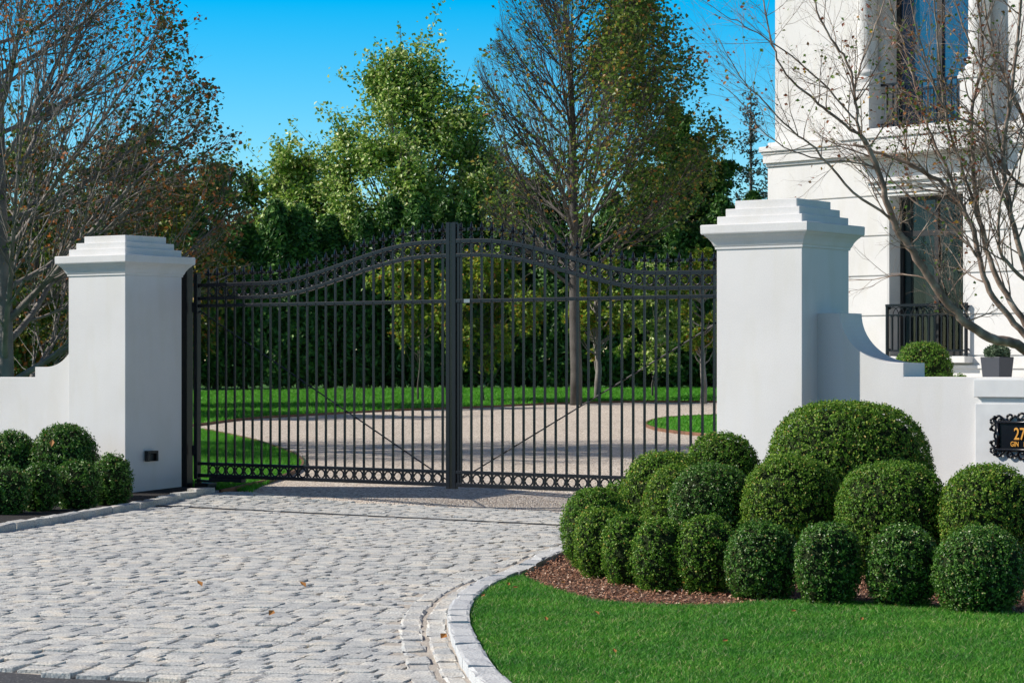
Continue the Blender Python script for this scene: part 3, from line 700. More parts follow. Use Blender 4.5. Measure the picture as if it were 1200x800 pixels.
# lower storey: solid wall set back behind coursed blocks
core = []
for x0, x1 in spans(-.08, LEN, wins): core.append((x0+(.03 if x0 < 0 else 0), x1, -.085, .6, 0, 5.3))
for h0, h1 in wins: core += [(h0, h1, -.085, .6, 0, ZB-.0), (h0, h1, -.085, .6, ZT, 5.3)]
hpart('lower_wall', core, LIME, 0)
hpart('side_wall', [(-.055, .5, .6, 10, 0, 5.3), (.0, .5, .6, 10, 5.3, 10.2), (0, LEN, 9.5, 10.1, 0, 10.2)], LIME, 0)
crs = [.3, 1.02, 1.72, 2.44, 3.16, 3.88, 4.60, 5.28]
bl = []
for i in range(len(crs)-1):
    z0, z1 = crs[i]+.012, crs[i+1]-.012
    sp = spans(-.08, LEN, wins) if 2 <= i <= 5 else [(-.08, LEN)]
    for x0, x1 in sp:
        bl.append((x0, x1, -.115, -.087 if x0 != -.08 else .3, z0, z1))
hpart('ashlar_course', bl, LIME, .008)
# reveals with the same coursing
for h0, h1 in wins:
    rv = []
    for i in range(2, 6):
        z0, z1 = crs[i]+.012, min(crs[i+1]-.012, ZT)
        rv += [(h0-.0, h0+.022, -.112, .23, z0, z1), (h1-.022, h1, -.112, .23, z0, z1)]
    hpart('window_reveal', rv[0::2], LIME, 0); hpart('window_reveal', rv[1::2], LIME, 0)
    wn = obj('window', bmesh.new(), None, house)
    fr = MB(); ya, yb = .20, .26; a, b = h0+.024, h1-.024
    fr.box(a, a+.07, ya, yb, ZB, ZT); fr.box(b-.07, b, ya, yb, ZB, ZT); fr.box(a+.07, b-.07, ya, yb, ZB, ZB+.09); fr.box(a+.07, b-.07, ya, yb, ZT-.07, ZT); fr.box(a+.07, b-.07, ya-.01, yb, 3.86, 3.96)
    mid = (a+b)/2; fr.box(mid-.045, mid+.045, ya-.005, yb, ZB+.09, 3.86); fr.box(mid-.03, mid+.03, ya, yb, 3.96, ZT-.07)
    bpy.data.objects.remove(wn)
    wn = fr.build('window', DARKM, house)
    hpart('pane', [(a+.07, b-.07, .235, .24, ZB+.09, ZT-.07)], GLASS, 0, wn)
    cu = MB()
    for s0, s1 in ((a+.08, a+.42), (mid+.06, b-.08)):
        xs = np.linspace(s0, s1, 30); V = [(x, .42+.025*math.sin(x*75), z) for x in xs for z in (ZB, ZT)]
        cu.raw(V, [(2*i, 2*i+2, 2*i+3, 2*i+1) for i in range(29)])
    cu.build('curtain', CURT, wn)
    hpart('room_back', [(h0-.2, h1+.2, 1.6, 1.62, ZB-.1, ZT+.1), (h0-.2, h1+.2, .6, 1.62, ZB-.14, ZB-.1), (h0-.2, h1+.2, .6, 1.62, ZT+.1, ZT+.14)], SOIL, 0, wn)  # near-black sheets: the unlit room's darkness is put into their colour
    # architrave hood above the window
    hpart('window_hood', [(h0-.40, h1+.45, -.30, -.10, 4.83, 4.90), (h0-.36, h1+.41, -.24, -.10, 4.745, 4.83), (h0-.30, h1+.35, -.17, -.10, 4.64, 4.745), (h0-.3, h1+.35, -.135, -.1, 4.58, 4.64)], LIME)
    hpart('window_sill', [(h0-.16, h1+.2, -.36, -.1, 1.60, 1.715)], LIME)
    # balconette railing
    rl = MB(); r0, r1 = h0+.02, h1+.12; yr = -.19
    rl.box(r0, r1, yr-.03, yr+.03, 2.60, 2.645); rl.box(r0, r1, yr-.018, yr+.018, 1.80, 1.83); rl.box(r0, r1, yr-.012, yr+.012, 2.44, 2.465)
    rl.box(r0, r0+.045, yr-.022, yr+.022, 1.72, 2.62); rl.box(r1-.045, r1, yr-.022, yr+.022, 1.72, 2.62)
    for e_ in (r0, r1-.045): rl.box(e_+.01, e_+.035, yr, -.10, 2.56, 2.60); rl.box(e_+.01, e_+.035, yr, -.10, 1.82, 1.85)
    nb = 13; pt = (r1-r0)/nb
    for k in range(1, nb):
        x = r0+k*pt; rl.box(x-.013, x+.013, yr-.012, yr+.012, 1.83, 2.44)
        t = np.linspace(0, PI, 9); rl.tube(np.c_[x-pt/2+pt/2*np.cos(t), np.full(9, yr), 2.36+.09*np.sin(t)], .01, 5, False)
        rl.tube(np.c_[x+pt*np.cos(t)*.98, np.full(9, yr+.012), 2.44+.15*np.sin(t)], .009, 5, False)
    rl.build('railing', IRON, house)
# cornice band between the storeys
hpart('cornice', [(-.17, LEN, -.27, .3, 5.55, 5.65), (-.14, LEN, -.235, .3, 5.50, 5.55), (-.12, LEN, -.21, .3, 5.34, 5.50), (-.09, LEN, -.155, .3, 5.28, 5.34), (-.06, LEN, -.14, .3, 5.65, 5.73)], LIME, .008)
# upper storey
ups = [(2.66, 4.60), (2.66+BAY, 4.60+BAY)]
UB = 5.72; UT = 9.2
up = []
for x0, x1 in spans(0, LEN, ups): up.append((x0, x1, 0, .6, 5.66, 10.2))
for h0, h1 in ups: up += [(h0, h1, 0, .6, UT, 10.2)]
hpart('upper_wall', up, LIME, .01)
for h0, h1 in ups:
    # projecting base under columns
    hpart('balcony_base', [(h0-.62, h1+.62, -.52, -.275, 5.30, 5.60), (h0-.66, h1+.66, -.56, .02, 5.60, 5.70), (h0-.56, h1+.56, -.46, -.02, 5.70, 5.78)], LIME)
    hpart('entablature', [(h0-.6, h1+.6, -.42, -.002, 9.2, 9.55), (h0-.7, h1+.7, -.55, -.002, 9.55, 9.7)], LIME)
    for cx in (h0-.27, h1+.27):
        col = hpart('column', [], LIME, 0) if False else None
        q = MB(); R = .19; zb = 6.62
        q.lathe((cx, -.20, zb), [(R*1.32, 0), (R*1.36, .03), (R*1.36, .07), (R*1.28, .10), (R*1.13, .115), (R*1.12, .14), (R*1.24, .16), (R*1.26, .19), (R*1.2, .215), (R*1.04, .235), (R, .26), (R*.995, 1.0), (R*.88, 2.3), (R*.95, 2.32), (R*.95, 2.36), (R*1.2, 2.45), (R*1.3, 2.5), (R*1.3, 2.58)], 28)
        col = q.build('column', LIME, house, True)
        hpart('pedestal', [(cx-.24, cx+.24, -.44, -.003, 5.78, 6.50), (cx-.27, cx+.27, -.47, -.003, 6.50, 6.56), (cx-.255, cx+.255, -.455, -.003, 6.56, 6.62)], LIME, .006, col)
    a, b = h0, h1; ya, yb = .30, .36
    fr = MB(); fr.box(a, a+.09, ya, yb, UB, UT); fr.box(b-.09, b, ya, yb, UB, UT); fr.box(a+.09, b-.09, ya, yb, UB, UB+.12); fr.box(a+.09, b-.09, ya, yb, UT-.1, UT)
    mid = (a+b)/2; fr.box(mid-.06, mid+.06, ya-.01, yb, UB+.12, UT-.1)
    wn = fr.build('window', DARKM, house)
    hpart('pane', [(a+.09, b-.09, .335, .34, UB+.12, UT-.1)], mat('sky_reflection_blue', (.01, .05, .11), .03, spec=1.0), 0, wn)  # sky reflection put into the pane's blue base colour
    hpart('room_back', [(h0-.1, h1+.1, 1.5, 1.52, UB-.1, UT+.1)], mat('sky_blue_backing', (.02, .09, .2), .8), 0, wn)  # backing painted in the blue of the reflected sky
    rl = MB(); yr = -.12
    rl.box(a, b, yr-.03, yr+.03, 6.56, 6.60); rl.box(a, b, yr-.015, yr+.015, 5.86, 5.89); rl.box(a, b, yr-.012, yr+.012, 6.42, 6.44)
    for k in range(1, 15): x = a+(b-a)*k/15; rl.box(x-.012, x+.012, yr-.012, yr+.012, 5.78, 6.56)
    rl.build('railing', IRON, house)
hpart('roof', [(-.3, LEN, -.4, 10.3, 10.2, 10.5), (-.2, LEN, -.3, 10.2, 10.5, 10.9)], LIME)
hpart('plinth', [(-.12, LEN, -.17, -.12, .0, 1.50), (-.14, LEN, -.2, -.12, 1.50, 1.56)], LIME)

tc = HC-np.array([.741, .671])*-.0
def HL(x, y): n_ = np.array([.741, .671]); return HC+HE*x+n_*y
ter = [HL(2.1, -3.4), HL(12, -3.4), HL(12, -.21), HL(2.1, -.21)]
m = MB(); V = [(p[0], p[1], 0) for p in ter]+[(p[0], p[1], 1.08) for p in ter]
m.raw(V, [(0, 1, 5, 4), (1, 2, 6, 5), (2, 3, 7, 6), (3, 0, 4, 7), (4, 5, 6, 7)]); tag(m.build('terrace', LIME), kind='structure')

def on_terrace(px, dn):
    # point at facade-normal distance dn from the wall on the sight line through px
    u = (px-600)/F; n_ = np.array([.741, .671]); b = HC-n_*dn
    s = (u*b[1]-b[0])/(HE[0]-u*HE[1]); return b+HE*s
p = on_terrace(1168.5, 2.6)
pot = thing('planter', 'tapered dark grey planter of lavender on the terrace by the house', 'planter', (p[0], p[1], 1.08), HRZ)
k = p[1]/F
m = MB(); sq_loft(m, [(0, -.05), (.02, -.045), ((1.6+7*k)-1.08, 0)], -14*k, 14*k, -14*k, 14*k); o = bevel(m.build('pot', mat('slate_planter', (.05, .055, .07), .6), pot), .01)
r = np.random.default_rng(55); n = 1500; hh = (1.6+7*k)-1.08
a = r.uniform(0, 2*PI, n); rr = np.sqrt(r.uniform(0, 1, n)); x = rr*np.cos(a)*14*k; y = rr*np.sin(a)*14*k; z = hh+r.uniform(0, 1, n)*(1-.5*rr**2)*15*k
V, Q = leaf_quads(np.c_[x*(1+.25*(z-hh)/.2), y, z], r.normal(0, 1, (n, 3))*[1, 1, .25], .075, .3, r)
obj('lavender', np_mesh('lavender', V, Q, None, [L_LAV]), None, pot)
def terrace_bush(px, top, wpx, dn, lab, sd):
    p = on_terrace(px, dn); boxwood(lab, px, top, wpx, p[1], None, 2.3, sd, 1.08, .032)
terrace_bush(1082, 400, 64, 2.2, 'round clipped bush on the terrace under the railed window', 70)
terrace_bush(1103, 438, 18, 2.9, 'tiny clipped bush just showing above the wall beside the round terrace bush', 71)
terrace_bush(1125, 438, 20, 2.8, 'tiny clipped bush just showing above the wall towards the planter', 72)

# ------------------------------------------------------------------ clipped boxwoods
GR_ = 'clipped boxwood bushes in the mulch bed'
B = [ # px, top, width, Y, label, leaf
 (697, 571, 80, 17.9, 'leftmost clipped bush of the big group, its tip nearest the gate', 2.5),
 (706, 594, 66, 17.25, 'small clipped bush second from the left in the front row of the big group', 2.6),
 (735, 602, 58, 16.75, 'small slim clipped bush third from the left in the front row of the big group', 2.6),
 (774, 607, 66, 16.25, 'small clipped bush fourth from the left in the front row of the big group', 2.6),
 (828, 603, 70, 16.1, 'small clipped bush fifth from the left in the front row, below the wide mounded ones', 2.6),
 (894, 611, 82, 15.65, 'small clipped bush left of centre in the front row, right below the second-row ball', 2.5),
 (970, 611, 77, 15.3, 'small egg-shaped clipped bush in front of the gap between two middle balls', 2.6),
 (1058, 612, 86, 15.15, 'small clipped bush directly in front of the middle ball right of the big dome', 2.4),
 (1147, 617, 106, 14.8, 'lowest clipped bush at the right end of the front row, below the address plaque', 2.4),
 (727, 564, 54, 20.2, 'low clipped bush peeping out behind the leftmost one near the gate', 2.4),
 (781, 527, 98, 19.7, 'mounded clipped bush in the middle row beside the gate bars', 2.5),
 (797, 541, 82, 18.9, 'middle-row clipped bush squeezed between two wider mounded ones', 2.5),
 (835, 541, 98, 18.3, 'mounded clipped bush in the middle row in front of the right pillar', 2.5),
 (846, 509, 90, 20.7, 'clipped bush at the foot of the right pillar, behind the mounded ones', 2.4),
 (930, 529, 116, 17.9, 'large clipped ball at the left foot of the big dome', 2.4),
 (1043, 537, 124, 17.4, 'large clipped ball at the right foot of the big dome', 2.4),
 (1158, 542, 112, 17.0, 'large clipped ball under the address plaque', 2.4),
 (994, 463, 182, 20.0, 'biggest clipped dome rising against the white wing wall', 2.5)]
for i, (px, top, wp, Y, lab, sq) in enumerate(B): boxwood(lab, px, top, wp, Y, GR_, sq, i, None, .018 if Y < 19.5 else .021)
GL_ = 'round clipped bushes by the left pillar'
BL = [(15, 501, 62, 27.0, 'round clipped bush at the left frame edge in the rear row by the low wall'),
 (75, 495, 78, 26.9, 'largest round clipped bush of the left group, with an orange leaf caught on it'),
 (2, 546, 62, 24.6, 'round clipped bush cut by the left frame edge in the front row'),
 (47, 541, 46, 25.1, 'small round clipped bush second from the left edge in the front row'),
 (91, 537, 52, 25.5, 'small round clipped bush between two others in the left front row'),
 (130, 534, 48, 26.1, 'small round clipped bush touching the foot of the left pillar')]
for i, (px, top, wp, Y, lab) in enumerate(BL): boxwood(lab, px, top, wp, Y, GL_, 2.2, 40+i, None, .028)

# ------------------------------------------------------------------ trees
def tree_root(name, label, px, Y, group=None):
    return thing(name, label, 'tree', base_of(px, Y), 0, group)
# left tree, nearly bare, branches fanning to the right
t = Tree(11); root = tree_root('maple_tree', 'nearly bare grey-barked tree fanning up behind the low left wall', 8, 37)
def env_left(p):
    lim = np.interp(p[2], [0, 2.5, 3.6, 4.6, 6.2, 7.3], [2.0, 3.3, 3.8, 3.3, 2.75, 2.4])
    return p[0] < lim+.25*math.sin(p[2]*9)
S = dict(env=env_left, levels=4, seg=[12, 12, 8, 6], wander=[.03, .045, .06, .08], trop=[.01, .05, .06, .05], taper=[.3, .2, .2, .35], sides=[10, 6, 4, 3], n=[46, 17, 12], start=[.08, .12, .12],
         ang=[58, 25, 27], len=[.60, .46, .45], rr=[.42, .5, .5], fall=[.55, .35, .3])
t.grow((0, 0, -.1), (-.02, 0, 1), 9.2, .15, 0, S)
t.mb.build('trunk', BARK, root, True)
t.leaves(2, .085, .07, L_AUTD, root, lambda P: np.clip(.10+.34*(P[:, 0] > 1.9)+.26*(P[:, 2] < 4.6), 0, 1), name='leaves')
# central tree: fan of ascending limbs, bare on the left, leafy on the right
t = Tree(23); root = tree_root('linden_tree', 'tall tree in the middle, bare ascending branches at left and leafy at right', 675, 60)
def env_mid(p):
    z = p[2]; a = math.atan2(p[1], p[0]); wob = 1+.07*math.sin(z*3.1+a*2)+.05*math.sin(z*7+a*5)
    lim = np.interp(z, [0, 2.6, 4.0, 6.0, 8.2, 10.4, 12.5], [1.5, 2.6, 3.6, 3.8, 3.35, 2.3, 1.2]) if p[0] > 0 else np.interp(z, [0, 2.6, 4.0, 6.0, 8.2, 10.4, 12.5], [1.5, 2.2, 2.5, 2.6, 2.5, 1.9, 1.2])
    return math.hypot(p[0], p[1]*.9) < lim*wob
S = dict(env=env_mid, levels=4, seg=[14, 12, 8, 6], wander=[.02, .03, .05, .07], trop=[.02, .055, .055, .05], taper=[.15, .2, .2, .35], sides=[10, 6, 4, 3], n=[66, 17, 11], start=[.22, .12, .12],
         ang=[50, 22, 26], len=[.52, .40, .45], rr=[.36, .5, .5], fall=[.35, .35, .3])
t.grow((0, 0, -.1), (.0, 0, 1), 13.0, .165, 0, S)
t.mb.build('trunk', BARKD, root, True)
def kp(P):
    right = 1/(1+np.exp(-(P[:, 0]-.55-.35*np.sin(P[:, 2]*2))/.3)); low = 1/(1+np.exp((P[:, 2]-6.6)/.5))
    return np.clip(.02+.40*right+.10*low, 0, 1)
t.leaves(3, .115, .12, L_LIN, root, kp, name='leaves')
# hanging low foliage of the same kind, golden in front
def leafy(name, label, px, Y, H, R, zc, seed, m, bark, n_leaf, size, group=None, trunk_r=.1, up=.5, clumps=90, tall=1.0, trunk_n=1, low=None):
    "crown of many leafy clumps carried on limbs; uneven outline with gaps"
    if group == GB and 60 < Y < 80:        # these stand beyond the evergreen screen
        k = 86/Y; g0 = float(gz(Y)); g1 = float(gz(86)); H = (H+g0-1.6)*k+1.6-g1; zc = (zc+g0-1.6)*k+1.6-g1; R *= k; Y = 86+(seed % 5)*.8; size *= 1.1
    rr = np.random.default_rng(seed); root = tree_root(name, label, px, Y, group)
    mb = MB(); trunk_top = np.array([rr.normal(0, .1), rr.normal(0, .1), H*.8])
    for k in range(trunk_n):
        b = np.array([rr.normal(0, .25), rr.normal(0, .25), 0])*(k > 0)
        P = np.linspace(0, 1, 8)[:, None]*(trunk_top*[1+2*k, 1+k, 1-.1*k])+b+rr.normal(0, .04, (8, 3)); P[0] = b+[0, 0, -.1]
        mb.tube(P, trunk_r*np.linspace(1, .25, 8), 8)
    Pl = []; Nl = []
    for c in range(clumps):
        D = rr.normal(0, 1, 3); D /= np.linalg.norm(D); q = rr.uniform(.35, 1)**.5
        tz = D[2]*q
        wid = (1-max(tz, 0)**1.6*.75) if up else 1
        cc = np.array([D[0]*q*R*wid, D[1]*q*R*wid, zc+tz*(H-zc if tz > 0 else (zc-(low if low is not None else H*.1)))])
        if tz > .55: cc[2] += abs(rr.normal(0, .25))*R*.4
        s = R*rr.uniform(.13, .26)
        st = trunk_top*min(max((cc[2]-R*.6)/trunk_top[2], .12), .97)
        mid = (st+cc)/2+[0, 0, -.12*R]
        mb.tube([st, mid, cc, cc+(cc-mid)*.35+[0, 0, s*.4]], [trunk_r*.3, trunk_r*.2, trunk_r*.1, .006], 4, False)
        # sub clumps pointing upward and outward
        n = int(n_leaf/clumps*(s/(R*.2))**2)
        ns = 7
        sub = cc+rr.normal(0, s*.62, (ns, 3))*[1, 1, .9*tall]
        for q in sub: mb.tube([cc, (cc+q)/2+[0, 0, .02], q+(q-cc)*.3], [.016, .01, .004], 3, False)
        k = rr.integers(0, ns, n); t_ = rr.uniform(0, 1.25, n)[:, None]
        P = cc+(sub[k]-cc)*t_+rr.normal(0, s*.22, (n, 3))*[1, 1, .8]
        Pl.append(P); Nl.append(rr.normal(0, .75, (n, 3))+(cc/np.linalg.norm(cc)*[1, 1, 0]+[0, 0, .7]))
    V, Q = leaf_quads(np.concatenate(Pl), np.concatenate(Nl), size*rr.uniform(.6, 1.25, sum(map(len, Pl))), .75, rr)
    mb.build('trunk', bark, root, True)
    obj('crown', np_mesh('crown', V, Q, None, [m]), None, root)
    return root
GB = 'leafy trees behind the gate'
leafy('poplar_tree', 'bright green leafy tree lit by the sun, tallest left of centre', 478, 70, 10.0, 3.7, 4.8, 131, L_GREEN, BARKD, 95000, .15, GB, .16, clumps=230)
leafy('broadleaf_tree', 'smaller bright green tree low against the left side of the tall sunlit one', 352, 72, 7.2, 2.6, 3.8, 132, L_GREEN, BARKD, 40000, .15, GB, .1, clumps=110)
leafy('broadleaf_tree', 'mid green tree above the left end of the gate', 268, 66, 6.4, 2.3, 3.7, 33, L_MID, BARKD, 34000, .15, GB, .1, clumps=70)
leafy('broadleaf_tree', 'dark leafy tree behind the left pillar cap', 160, 58, 6.4, 2.3, 3.3, 34, L_AUT, BARKD, 34000, .13, GB, .12, clumps=80)
leafy('broadleaf_tree', 'dark leafy tree with reddish leaves at the left frame edge', 40, 52, 5.8, 2.4, 2.9, 35, L_AUT, BARK, 36000, .12, GB, .17, clumps=80)
leafy('broadleaf_tree', 'dense dark green tree tapering up beside the sky, left of the far conifer', 796, 68, 8.3, 1.75, 4.6, 36, L_MID, BARKD, 60000, .15, GB, .14, clumps=180)
leafy('broadleaf_tree', 'yellowish green tree showing just above the right end of the gate', 800, 62, 5.8, 1.5, 3.3, 37, L_AUT, BARKD, 16000, .13, GB, .08, clumps=70)
leafy('broadleaf_tree', 'dark rusty leafed tree between the bright green tree and the bare branches', 560, 66, 7.2, 1.8, 4.2, 38, L_AUT, BARKD, 16000, .13, GB, .1, clumps=70)
leafy('broadleaf_tree', 'dark green tree filling the gap under the bare branches', 630, 74, 6.6, 2.1, 4.2, 39, L_DARK, BARKD, 18000, .16, GB, .1, clumps=70)
leafy('broadleaf_tree', 'dark green tree directly behind the left part of the arched gate', 395, 66, 5.4, 2.0, 3.4, 40, L_MID, BARKD, 24000, .13, GB, .1, clumps=60)
leafy('broadleaf_tree', 'dark green tree just behind the right pillar cap', 850, 66, 6.8, 1.5, 3.8, 46, L_MID, BARKD, 16000, .14, GB, .1, clumps=60)
GS = 'small golden green trees behind the gate bars'
leafy('shrub_tree', 'small yellow green tree seen through the bars just right of the gate centre', 568, 62, 3.95, 1.45, 2.6, 41, L_YG, BARKD, 15300, .12, GS, .028, clumps=55, low=.9)
leafy('shrub_tree', 'small yellow green tree seen through the bars left of the gate centre', 490, 63, 3.9, 1.3, 2.9, 42, L_YG, BARKD, 11900, .12, GS, .028, clumps=45, low=1.5)
leafy('shrub_tree', 'small narrow golden tree with pale trunk right of the bare tree trunk', 700, 64, 3.9, .95, 2.5, 43, L_YG, BARK, 11050, .12, GS, .10, clumps=40, low=1.1)
leafy('shrub_tree', 'bushy green tree seen through the bars left of the right pillar', 765, 66, 3.7, 1.2, 2.4, 44, L_GREEN, BARKD, 15300, .12, GS, .028, clumps=50, low=.9)
leafy('shrub_tree', 'narrow green tree with pale trunk right against the right pillar', 824, 61, 4.2, .8, 2.6, 45, L_YG, BARK, 11900, .12, GS, .09, clumps=40, low=1.1)
# columnar evergreens forming the dark screen
def column_meshes(seed):
    rr = np.random.default_rng(seed); n = 9500; H = 6.0
    z = rr.uniform(0.02, 1, n)**.9; R = .85*(np.clip(z*9, 0, 1))**.5*(1-z**2.6)**.8+.03
    a = rr.uniform(0, 2*PI, n); lob = 1+.22*np.sin(a*3+z*9+seed)+.16*np.sin(a*7-z*23)+.1*np.sin(a*11+z*41)
    q = R*lob*(1-np.abs(rr.normal(0, .12, n)))
    P = np.c_[q*np.cos(a), q*np.sin(a), z*H]
    P += rr.normal(0, .07, (n, 3)); Nn = np.c_[np.cos(a), np.sin(a), rr.normal(.3, .3, n)]+rr.normal(0, .6, (n, 3))
    V, Q = leaf_quads(P, Nn, .19*rr.uniform(.6, 1.3, n), .5, rr); me = np_mesh('crown', V, Q, None, [L_DARK])
    m = MB(); m.tube([(0, 0, -.1), (0, 0, 2.5), (0, 0, 5.4)], [.12, .09, .02], 7); return me, m.mesh('trunk', BARKD)
cm = [column_meshes(s) for s in (1, 2, 3)]
r = np.random.default_rng(66)
for k, px in enumerate(np.arange(-40, 945, 33)):
    px = px+r.uniform(-6, 6)
    where = ('behind the left wall' if px < 90 else 'behind the left pillar' if px < 215 else 'behind the left leaf of the gate' if px < 520 else 'behind the right leaf of the gate' if px < 835 else 'between the right pillar and the house')
    root = tree_root('evergreen_tree', 'dark columnar evergreen in the close screen row '+where, px, 77+r.uniform(-.6, .6), 'dark evergreens of the screen row '+where)
    root.rotation_euler.z = r.uniform(0, 6); s = r.uniform(.78, 1.08); root.scale = (r.uniform(.95, 1.2),)*2+(s,)
    a, b = cm[k % 3]; obj('crown', a, None, root); obj('trunk', b, None, root)
# far conifer beside the house
for j, (px, Y, H, sd, lab) in enumerate([(880, 92, 11.3, 51, 'thin blue-grey conifer standing against the sky beside the house'), (905, 95, 9.0, 52, 'lower thin blue-grey conifer touching the house corner')]):
    rr = np.random.default_rng(sd); root = tree_root('conifer_tree', lab, px, Y, None)
    m = MB(); m.tube([(0, 0, -.1), (0, 0, H*.5), (0, 0, H)], [.14, .08, .015], 7)
    Pl = []
    for k in range(170):
        z = H*(1-rr.uniform(0, .88)**.9); L = (.25+(H-z)*.17)*rr.uniform(.6, 1.15); a = rr.uniform(0, 2*PI)
        d = np.array([math.cos(a), math.sin(a), .25+rr.normal(0, .12)]); p0 = np.array([0, 0, z]); pts = [p0, p0+d*L*.5, p0+d*L+[0, 0, .12*L]]
        m.tube(pts, [.02, .012, .004], 3, False)
        n = int(26*L); t_ = rr.uniform(.15, 1.05, n)[:, None]; Pl.append(p0+d*L*t_+rr.normal(0, .07, (n, 3)))
    P = np.concatenate(Pl); V, Q = leaf_quads(P, rr.normal(0, 1, P.shape), .17, .45, rr)
    m.build('trunk', BARKD, root); obj('crown', np_mesh('crown', V, Q, None, [L_CON]), None, root)

# ------------------------------------------------------------------ bare multi-stem tree in front of the house
YM = 30.0
base = np.array([(1248-600)/F*YM, YM, float(gz(YM))])
root = thing('crape_myrtle_tree', 'bare many-stemmed tree with a few last leaves in front of the white house', 'tree', tuple(base))
t = Tree(77)
limbs = [ # (points px,py), depth at the end, radius start, end
 ([(1248, 500), (1228, 432), (1192, 404), (1165, 397), (1132, 378), (1102, 345), (1078, 308), (1058, 278), (1044, 252), (1034, 215), (1020, 178), (1008, 158)], 29.2, .085, .034),
 ([(1008, 158), (1001, 110), (996, 78), (974, 45), (955, 5), (945, -30)], 29.0, .034, .010),
 ([(1000, 105), (1010, 75), (1030, 20), (1045, -30)], 29.6, .022, .008),
 ([(1008, 160), (975, 135), (948, 112), (915, 80), (900, 30), (893, -20)], 28.7, .026, .008),
 ([(1040, 262), (1000, 225), (955, 175), (925, 150), (895, 118), (868, 90), (842, 45)], 28.4, .022, .004),
 ([(1030, 200), (1000, 190), (950, 185), (900, 160), (870, 120), (842, 98)], 28.8, .015, .003),
 ([(1008, 140), (960, 95), (920, 60), (880, 35), (850, 18), (815, -5)], 29.2, .016, .003),
 ([(1240, 480), (1222, 420), (1195, 385), (1165, 350), (1148, 305), (1138, 262), (1120, 235), (1100, 212), (1065, 192), (1025, 178), (1000, 168)], 30.2, .055, .02),
 ([(1130, 250), (1110, 200), (1088, 150), (1075, 110), (1062, 60), (1045, 10), (1035, -30)], 30.4, .03, .010),
 ([(1246, 490), (1226, 420), (1196, 372), (1168, 325), (1150, 270), (1140, 200), (1140, 120), (1152, 60), (1140, -30)], 30.6, .06, .014),
 ([(1148, 262), (1128, 200), (1112, 150), (1104, 100), (1097, 30), (1092, -30)], 29.6, .032, .010),
 ([(1250, 490), (1236, 400), (1206, 330), (1184, 250), (1176, 180), (1186, 100), (1197, 0), (1200, -40)], 30.0, .06, .014),
 ([(1252, 480), (1262, 380), (1250, 280), (1222, 200), (1192, 120), (1165, 60), (1150, -20)], 30.7, .055, .012),
 ([(1180, 250), (1160, 190), (1150, 150), (1108, 128), (1082, 60), (1062, -25)], 29.3, .028, .008),
 ([(1196, 340), (1175, 300), (1172, 240), (1196, 180), (1215, 110)], 29.5, .03, .010),
 ([(1250, 300), (1215, 230), (1180, 200), (1160, 110), (1128, 30), (1110, -30)], 30.3, .028, .009),
 ([(1150, 300), (1110, 262), (1070, 235), (1040, 205), (1010, 180)], 30.6, .02, .006),
 ([(1255, 470), (1290, 350), (1310, 200), (1300, 50)], 30.5, .06, .015), ([(1252, 470), (1330, 330), (1380, 180)], 29.4, .05, .012)]
St = dict(levels=3, seg=[6, 5, 4], wander=[.10, .13, .16], trop=[.035, .03, .02], taper=[.3, .35, .4], sides=[4, 3, 3], n=[6, 4], start=[.2, .2], ang=[34, 36], len=[.55, .55], rr=[.6, .6], fall=[.3, .3])
seen = []
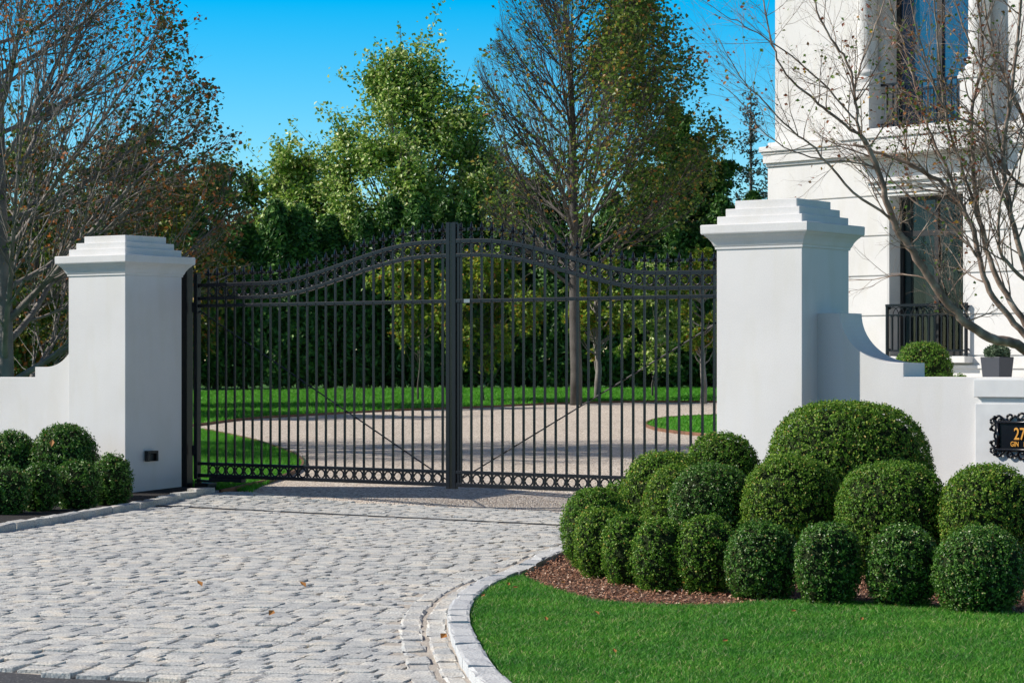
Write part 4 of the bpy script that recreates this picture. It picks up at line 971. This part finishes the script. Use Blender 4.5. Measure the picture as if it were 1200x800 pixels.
for pts, yend, r0, r1 in limbs:
    n = len(pts); y0_ = 29.95
    if pts[0][1] < 420:
        q = np.array(seen); i = int(np.argmin(np.hypot(q[:, 0]-pts[0][0], q[:, 1]-pts[0][1]))); y0_ = q[i, 2]; pts = [(q[i, 0], q[i, 1])]+pts[1:]; r0 = min(r0, q[i, 3]*.8)
    Ys = np.linspace(y0_, yend, n)
    P = np.array([WP(px, py, Y) for (px, py), Y in zip(pts, Ys)])-base
    P = smooth_poly(P, 5); m_ = len(P); P[1:-1] += t.r.normal(0, .008, (m_-2, 3))
    R = .85*np.linspace(r0, r1, m_); t.mb.tube(P, R, 8)
    for p_, q_ in zip(P+base, R): seen.append((600+F*p_[0]/p_[1], HZ+F*(1.6-p_[2])/p_[1], p_[1], q_))
    ln = np.linalg.norm(P[-1]-P[0]); nt_ = int(4+ln*4.4)
    for k in range(nt_):
        f = t.r.uniform(.30 if r0 > .04 else .06, 1); i = min(int(f*(m_-1)), m_-2); d = P[i+1]-P[i]; d /= np.linalg.norm(d)
        nd = d+t.r.normal(0, .62, 3)+[0, 0, .25]
        t.grow(P[i], nd, t.r.uniform(.45, 1.25), min(R[i]*.5, .011), 0, St)
# twigs leave the limb they grow from: their own radius stays small
t.mb.build('branches', BARKR, root, True)
Pt = np.array(t.tp)
cl = t.r.uniform(0, 1, len(Pt))
cx = np.array([(1080-600)/F*30, 30, 1.6+300/F*30])-base
near = np.exp(-((Pt[:, 0]-cx[0])**2/.5+(Pt[:, 2]-cx[2])**2/.5))
t.leaves(1, .055, .025, L_MYR, root, lambda P: .045+.20*np.exp(-((P[:, 0]-cx[0])**2/.8+(P[:, 2]-cx[2])**2/.6)), name='leaves')

# fallen leaves on the drive
r = np.random.default_rng(91)
p_ = WP(61, 519, 26.52); V, Q = leaf_quads(np.zeros((1, 3)), np.array([[-.2, -1, .4]]), .09, .7, r, .1)
o = obj('fallen_leaf', np_mesh('fallen_leaf', V, Q, None, [DRYLEAF]), None); o.location = p_
tag(o, 'orange dry leaf caught on the largest round bush of the left group', 'leaf')
for px, py in [(355, 694), (318, 729), (234, 693), (520, 757)]:
    x, y = gp(px, py); P = np.array([[0, 0, 0.]]); V, Q = leaf_quads(P, np.array([[.3, -.5, 1]]), .075, .6, r, .1)
    o = obj('fallen_leaf', np_mesh('fallen_leaf', V, Q, None, [DRYLEAF]), None); o.location = (x, y, float(gz(y))+.06)
    tag(o, 'small orange fallen leaf lying on the grey setts of the drive', 'leaf', 'fallen leaves on the drive')
for px, py in [(596, 702), (604, 706), (640, 745), (566, 716), (700, 738), (850, 772), (1010, 745), (720, 785), (930, 735), (660, 700), (745, 712)]:
    x, y = gp(px, py-3); lawn = (px, py) not in ((660, 700), (745, 712)); V, Q = leaf_quads(np.zeros((1, 3)), np.array([[.3, -.5, 1]]), .045, .6, r, .1)
    o = obj('fallen_leaf', np_mesh('fallen_leaf', V, Q, None, [DRYLEAF]), None); o.location = (x, y, .09)
    tag(o, 'tiny orange fallen leaf caught '+('in the grass of the front lawn' if lawn else 'on the bark mulch before the bushes'), 'leaf', 'fallen leaves '+('on the front lawn' if lawn else 'on the mulch'))
